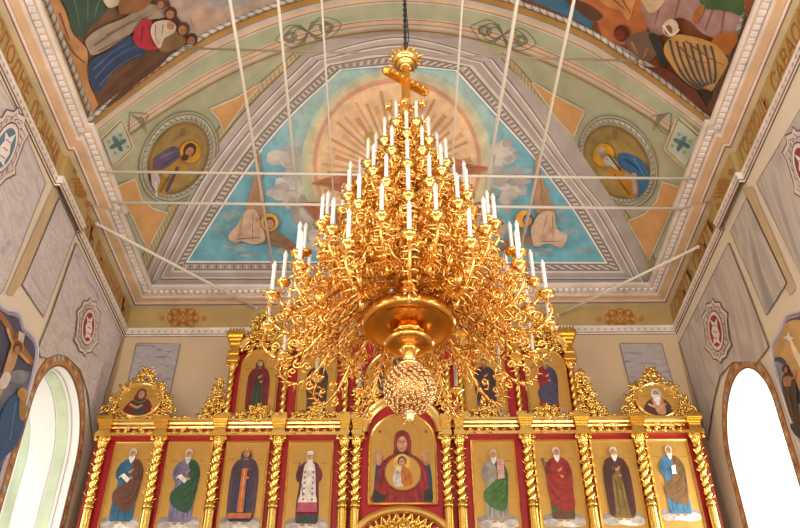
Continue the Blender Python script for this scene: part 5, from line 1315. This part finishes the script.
# filigree between the tiers
rg = random.Random(21)
for ti, (z, Rr, n, s) in enumerate(TIERS):
    b = MB(); cnt = int((120 + 230 * Rr) * (.75 if ti == 0 else 1)); hgt = .42 if ti == 0 else .36
    for k in range(cnt):
        a = 2 * PI * (k + rg.random() * .6) / cnt * 7.0; t = rg.random(); rad = Rr * (.2 + .66 * math.sqrt(t)); zz = z - s * .55 + (rg.random() - .3) * hgt * (1.1 - t * .6) + (1 - t) * .12
        if ti == 0 and rad < .62: zz = max(zz, 4.16 + .2 * rg.random())
        if ti == 0 and math.sin(a) < -.35 and rad < .95: zz = max(zz, 3.98)
        if ti == 0: zz = max(zz, 3.98 + .25 * rg.random())
        if ti == 1 and math.sin(a) < -.5: zz = max(zz, 4.2 + .2 * rg.random())
        D = Vector((math.cos(a), math.sin(a), 0)); T_ = Vector((-math.sin(a), math.cos(a), 0)); q = rg.random()
        U = D if q < .45 else T_; V = Vector((0, 0, 1)) if q < .8 else (D if U is T_ else T_)
        curl(b, D * rad + Vector((0, 0, zz)), (U + D * .2 * rg.uniform(-1, 1)).normalized(), V, rg.uniform(.035, .07), rg.uniform(0, 6.28), rg.uniform(1.0, 1.5), rg.choice((-1, 1)), rg.uniform(.0048, .0085), n=10, seg=4)
        if k % 2 == 0:
            an = rg.uniform(0, 6.28); L = (D * math.cos(an) + Vector((0, 0, 1)) * math.sin(an)).normalized()
            leaf(b, D * rad + Vector((0, 0, zz)), L, T_, rg.uniform(.07, .13), .016, rg.uniform(-.8, .8))
        if k % 5 == 0: b.ball(D * rad * 1.02 + Vector((0, 0, zz)), rg.uniform(.015, .03), 7)
    cpart(b, 'filigree', M['brass'])
# hanging rosettes with beads, and a top spray of flowers
b = MB()
for k in range(6):
    a = 2 * PI * k / 6 + .4; p = Vector((.2 * math.cos(a), .2 * math.sin(a), 6.52 + .06 * (k % 2))); b.tube([Vector((0, 0, 6.3)), Vector((p.x * .6, p.y * .6, 6.42)), p], .007, 5); b.ball(p, .042, 8, (1, 1, .7))
    for j in range(6):
        an = 2 * PI * j / 6; leaf(b, p, Vector((math.cos(an), math.sin(an), .3)).normalized(), Vector((0, 0, 1)), .06, .018, .2, n=3)
for k in range(4):
    a = 2 * PI * k / 4 + .2; p = Vector((.08 * math.cos(a), .08 * math.sin(a), 6.68)); b.tube([Vector((0, 0, 6.45)), p], .007, 5); b.ball(p, .035, 8)
cpart(b, 'flower_spray', M['brass'])
# cross and radiant orb
b = MB(); rz = Matrix.Rotation(math.radians(36), 4, 'Z')
b.box((-.035, -.03, 6.7), (.035, .03, 7.3), mat=rz); b.box((-.25, -.035, 7.03), (.25, .035, 7.11), mat=rz)
for s in (-1, 1):
    for zz in (7.07,): b.ball(rz @ Vector((s * .25, 0, zz)), .05, 8, (1, 1, 1))
for k in range(7): b.ball(rz @ Vector((-.2 + .066 * k, -.04, 7.07)), .02, 6)
cpart(b, 'cross', M['gold_chased'])
b = MB(); b.lathe([(.03, 7.27), (.06, 7.275), (.065, 7.3), (.055, 7.32), (.095, 7.325), (.105, 7.345), (.09, 7.36), (.135, 7.365), (.15, 7.39), (.14, 7.42), (.09, 7.44), (.03, 7.46)], seg=28)
for k in range(18):
    a = 2 * PI * k / 18; D = Vector((math.cos(a), math.sin(a), 0)); leaf(b, D * .12 + Vector((0, 0, 7.39)), (D + Vector((0, 0, .35))).normalized(), Vector((-D.y, D.x, 0)), .1 if k % 2 else .07, .018, .1, n=4)
cpart(b, 'radiant_orb', M['brass'])
b = MB(); b.tube([Vector((0, 0, 7.44)), Vector((0.0, 0, 9)), Vector((0, 0, H(0) + .05))], .014, 6); b.tube([Vector((.0, 0, 7.45)), Vector((.04, 0, 7.8)), Vector((.01, 0, 8.4)), Vector((.01, 0, H(0) + .04))], .006, 5)
for k in range(40):
    b.lathe([(.02, -.01), (.026, 0), (.02, .01)], (0, 0, 7.5 + .1 * k), 8)
cpart(b, 'hanging_cable', M['dark'])

# ================================================================== LIGHT
W = bpy.data.worlds.new('World'); bpy.context.scene.world = W; W.use_nodes = True
nt = W.node_tree; bg = nt.nodes['Background']
tc = nt.nodes.new('ShaderNodeTexCoord'); sx_ = nt.nodes.new('ShaderNodeSeparateXYZ'); cr = nt.nodes.new('ShaderNodeValToRGB')
nt.links.new(tc.outputs['Generated'], sx_.inputs['Vector']); nt.links.new(sx_.outputs['Z'], cr.inputs['Fac'])
mr = nt.nodes.new('ShaderNodeMapRange'); mr.inputs['From Min'].default_value = -1; nt.links.new(sx_.outputs['Z'], mr.inputs['Value']); nt.links.new(mr.outputs['Result'], cr.inputs['Fac'])
cr.color_ramp.elements[0].color = (0.35, 0.24, 0.15, 1); cr.color_ramp.elements[0].position = .35; cr.color_ramp.elements[1].color = (0.95, 0.9, 0.85, 1); cr.color_ramp.elements[1].position = .7
nt.links.new(cr.outputs['Color'], bg.inputs['Color']); bg.inputs['Strength'].default_value = 0.85
def area(name, loc, target, size, power, col=(1, 1, 1)):
    L = bpy.data.lights.new(name, 'AREA'); L.energy = power; L.shape = 'RECTANGLE'; L.size, L.size_y = size; L.color = col
    o = bpy.data.objects.new(name, L); C.objects.link(o); o.location = loc; o.rotation_euler = (Vector(target) - Vector(loc)).to_track_quat('-Z', 'Y').to_euler(); return o
# fill lights added beside and behind the camera, plus daylight at the side windows
for sx in (-1, 1):
    area('nave_fill_light', (sx * 4.3, 3.2, 3.6), (sx * -2.5, 9, 6.5), (1.8, 3.4), 150, (1.0, .97, .93))
    area('nave_fill_light', (sx * 4.3, -1.0, 3.6), (sx * -2.0, 9, 6.0), (1.8, 3.4), 150, (1.0, .97, .93))
    w = WIN[sx]; area('side_window_light', (sx * (XW + .8), w['yc'], 4.4), (0, w['yc'] - 1, 5.5), (1.3, 3.0), 22 if sx < 0 else 110, (.95, .98, 1.0))
for k, (x, y, z) in enumerate([(-2.2, 1.5, 6.2), (2.2, 1.5, 6.2), (-2.6, -1.0, 5.6), (2.6, -1.0, 5.6), (0, -.5, 6.6), (-1.2, 0.2, 1.0), (1.4, 0.4, 1.2)]):  # unseen point lights added for sharp glints on the gold
    L = bpy.data.lights.new('glint_light', 'POINT'); L.energy = 60; L.shadow_soft_size = .09; L.color = (1.0, .95, .88)
    o = bpy.data.objects.new('glint_light', L); C.objects.link(o); o.location = (x, y, z)
area('rear_fill_light', (0, -2.8, 2.6), (0, 10, 4.6), (7.5, 6.5), 500, (1.0, .985, .95))  # broad fill added behind the camera to brighten the side walls

# ================================================================== CAMERA
cam = bpy.data.cameras.new('camera'); cam.sensor_width = 36; cam.lens = 36 * F / 800; cam.clip_start = .05; cam.clip_end = 100
co = bpy.data.objects.new('camera', cam); C.objects.link(co)
right = ray(401, 264) - ray(400, 264); up = ray(400, 263) - ray(400, 264); fw = ray(400, 264)
right.normalize(); up.normalize(); fw.normalize()
co.matrix_world = Matrix(((right.x, up.x, -fw.x, 0), (right.y, up.y, -fw.y, 0), (right.z, up.z, -fw.z, 0), (0, 0, 0, 1)))
sc = bpy.context.scene; sc.camera = co
# lift the whole place so that the floor lies at z = 0
for o in list(sc.objects):
    if o.parent is None: o.location.z += EYE
sc.view_settings.view_transform = 'Standard'; sc.view_settings.look = 'None'; sc.view_settings.gamma = 1; sc.view_settings.exposure = -0.04
sc.view_settings.use_curve_mapping = False
sc.cycles.use_denoising = True
sc.cycles.max_bounces = 6
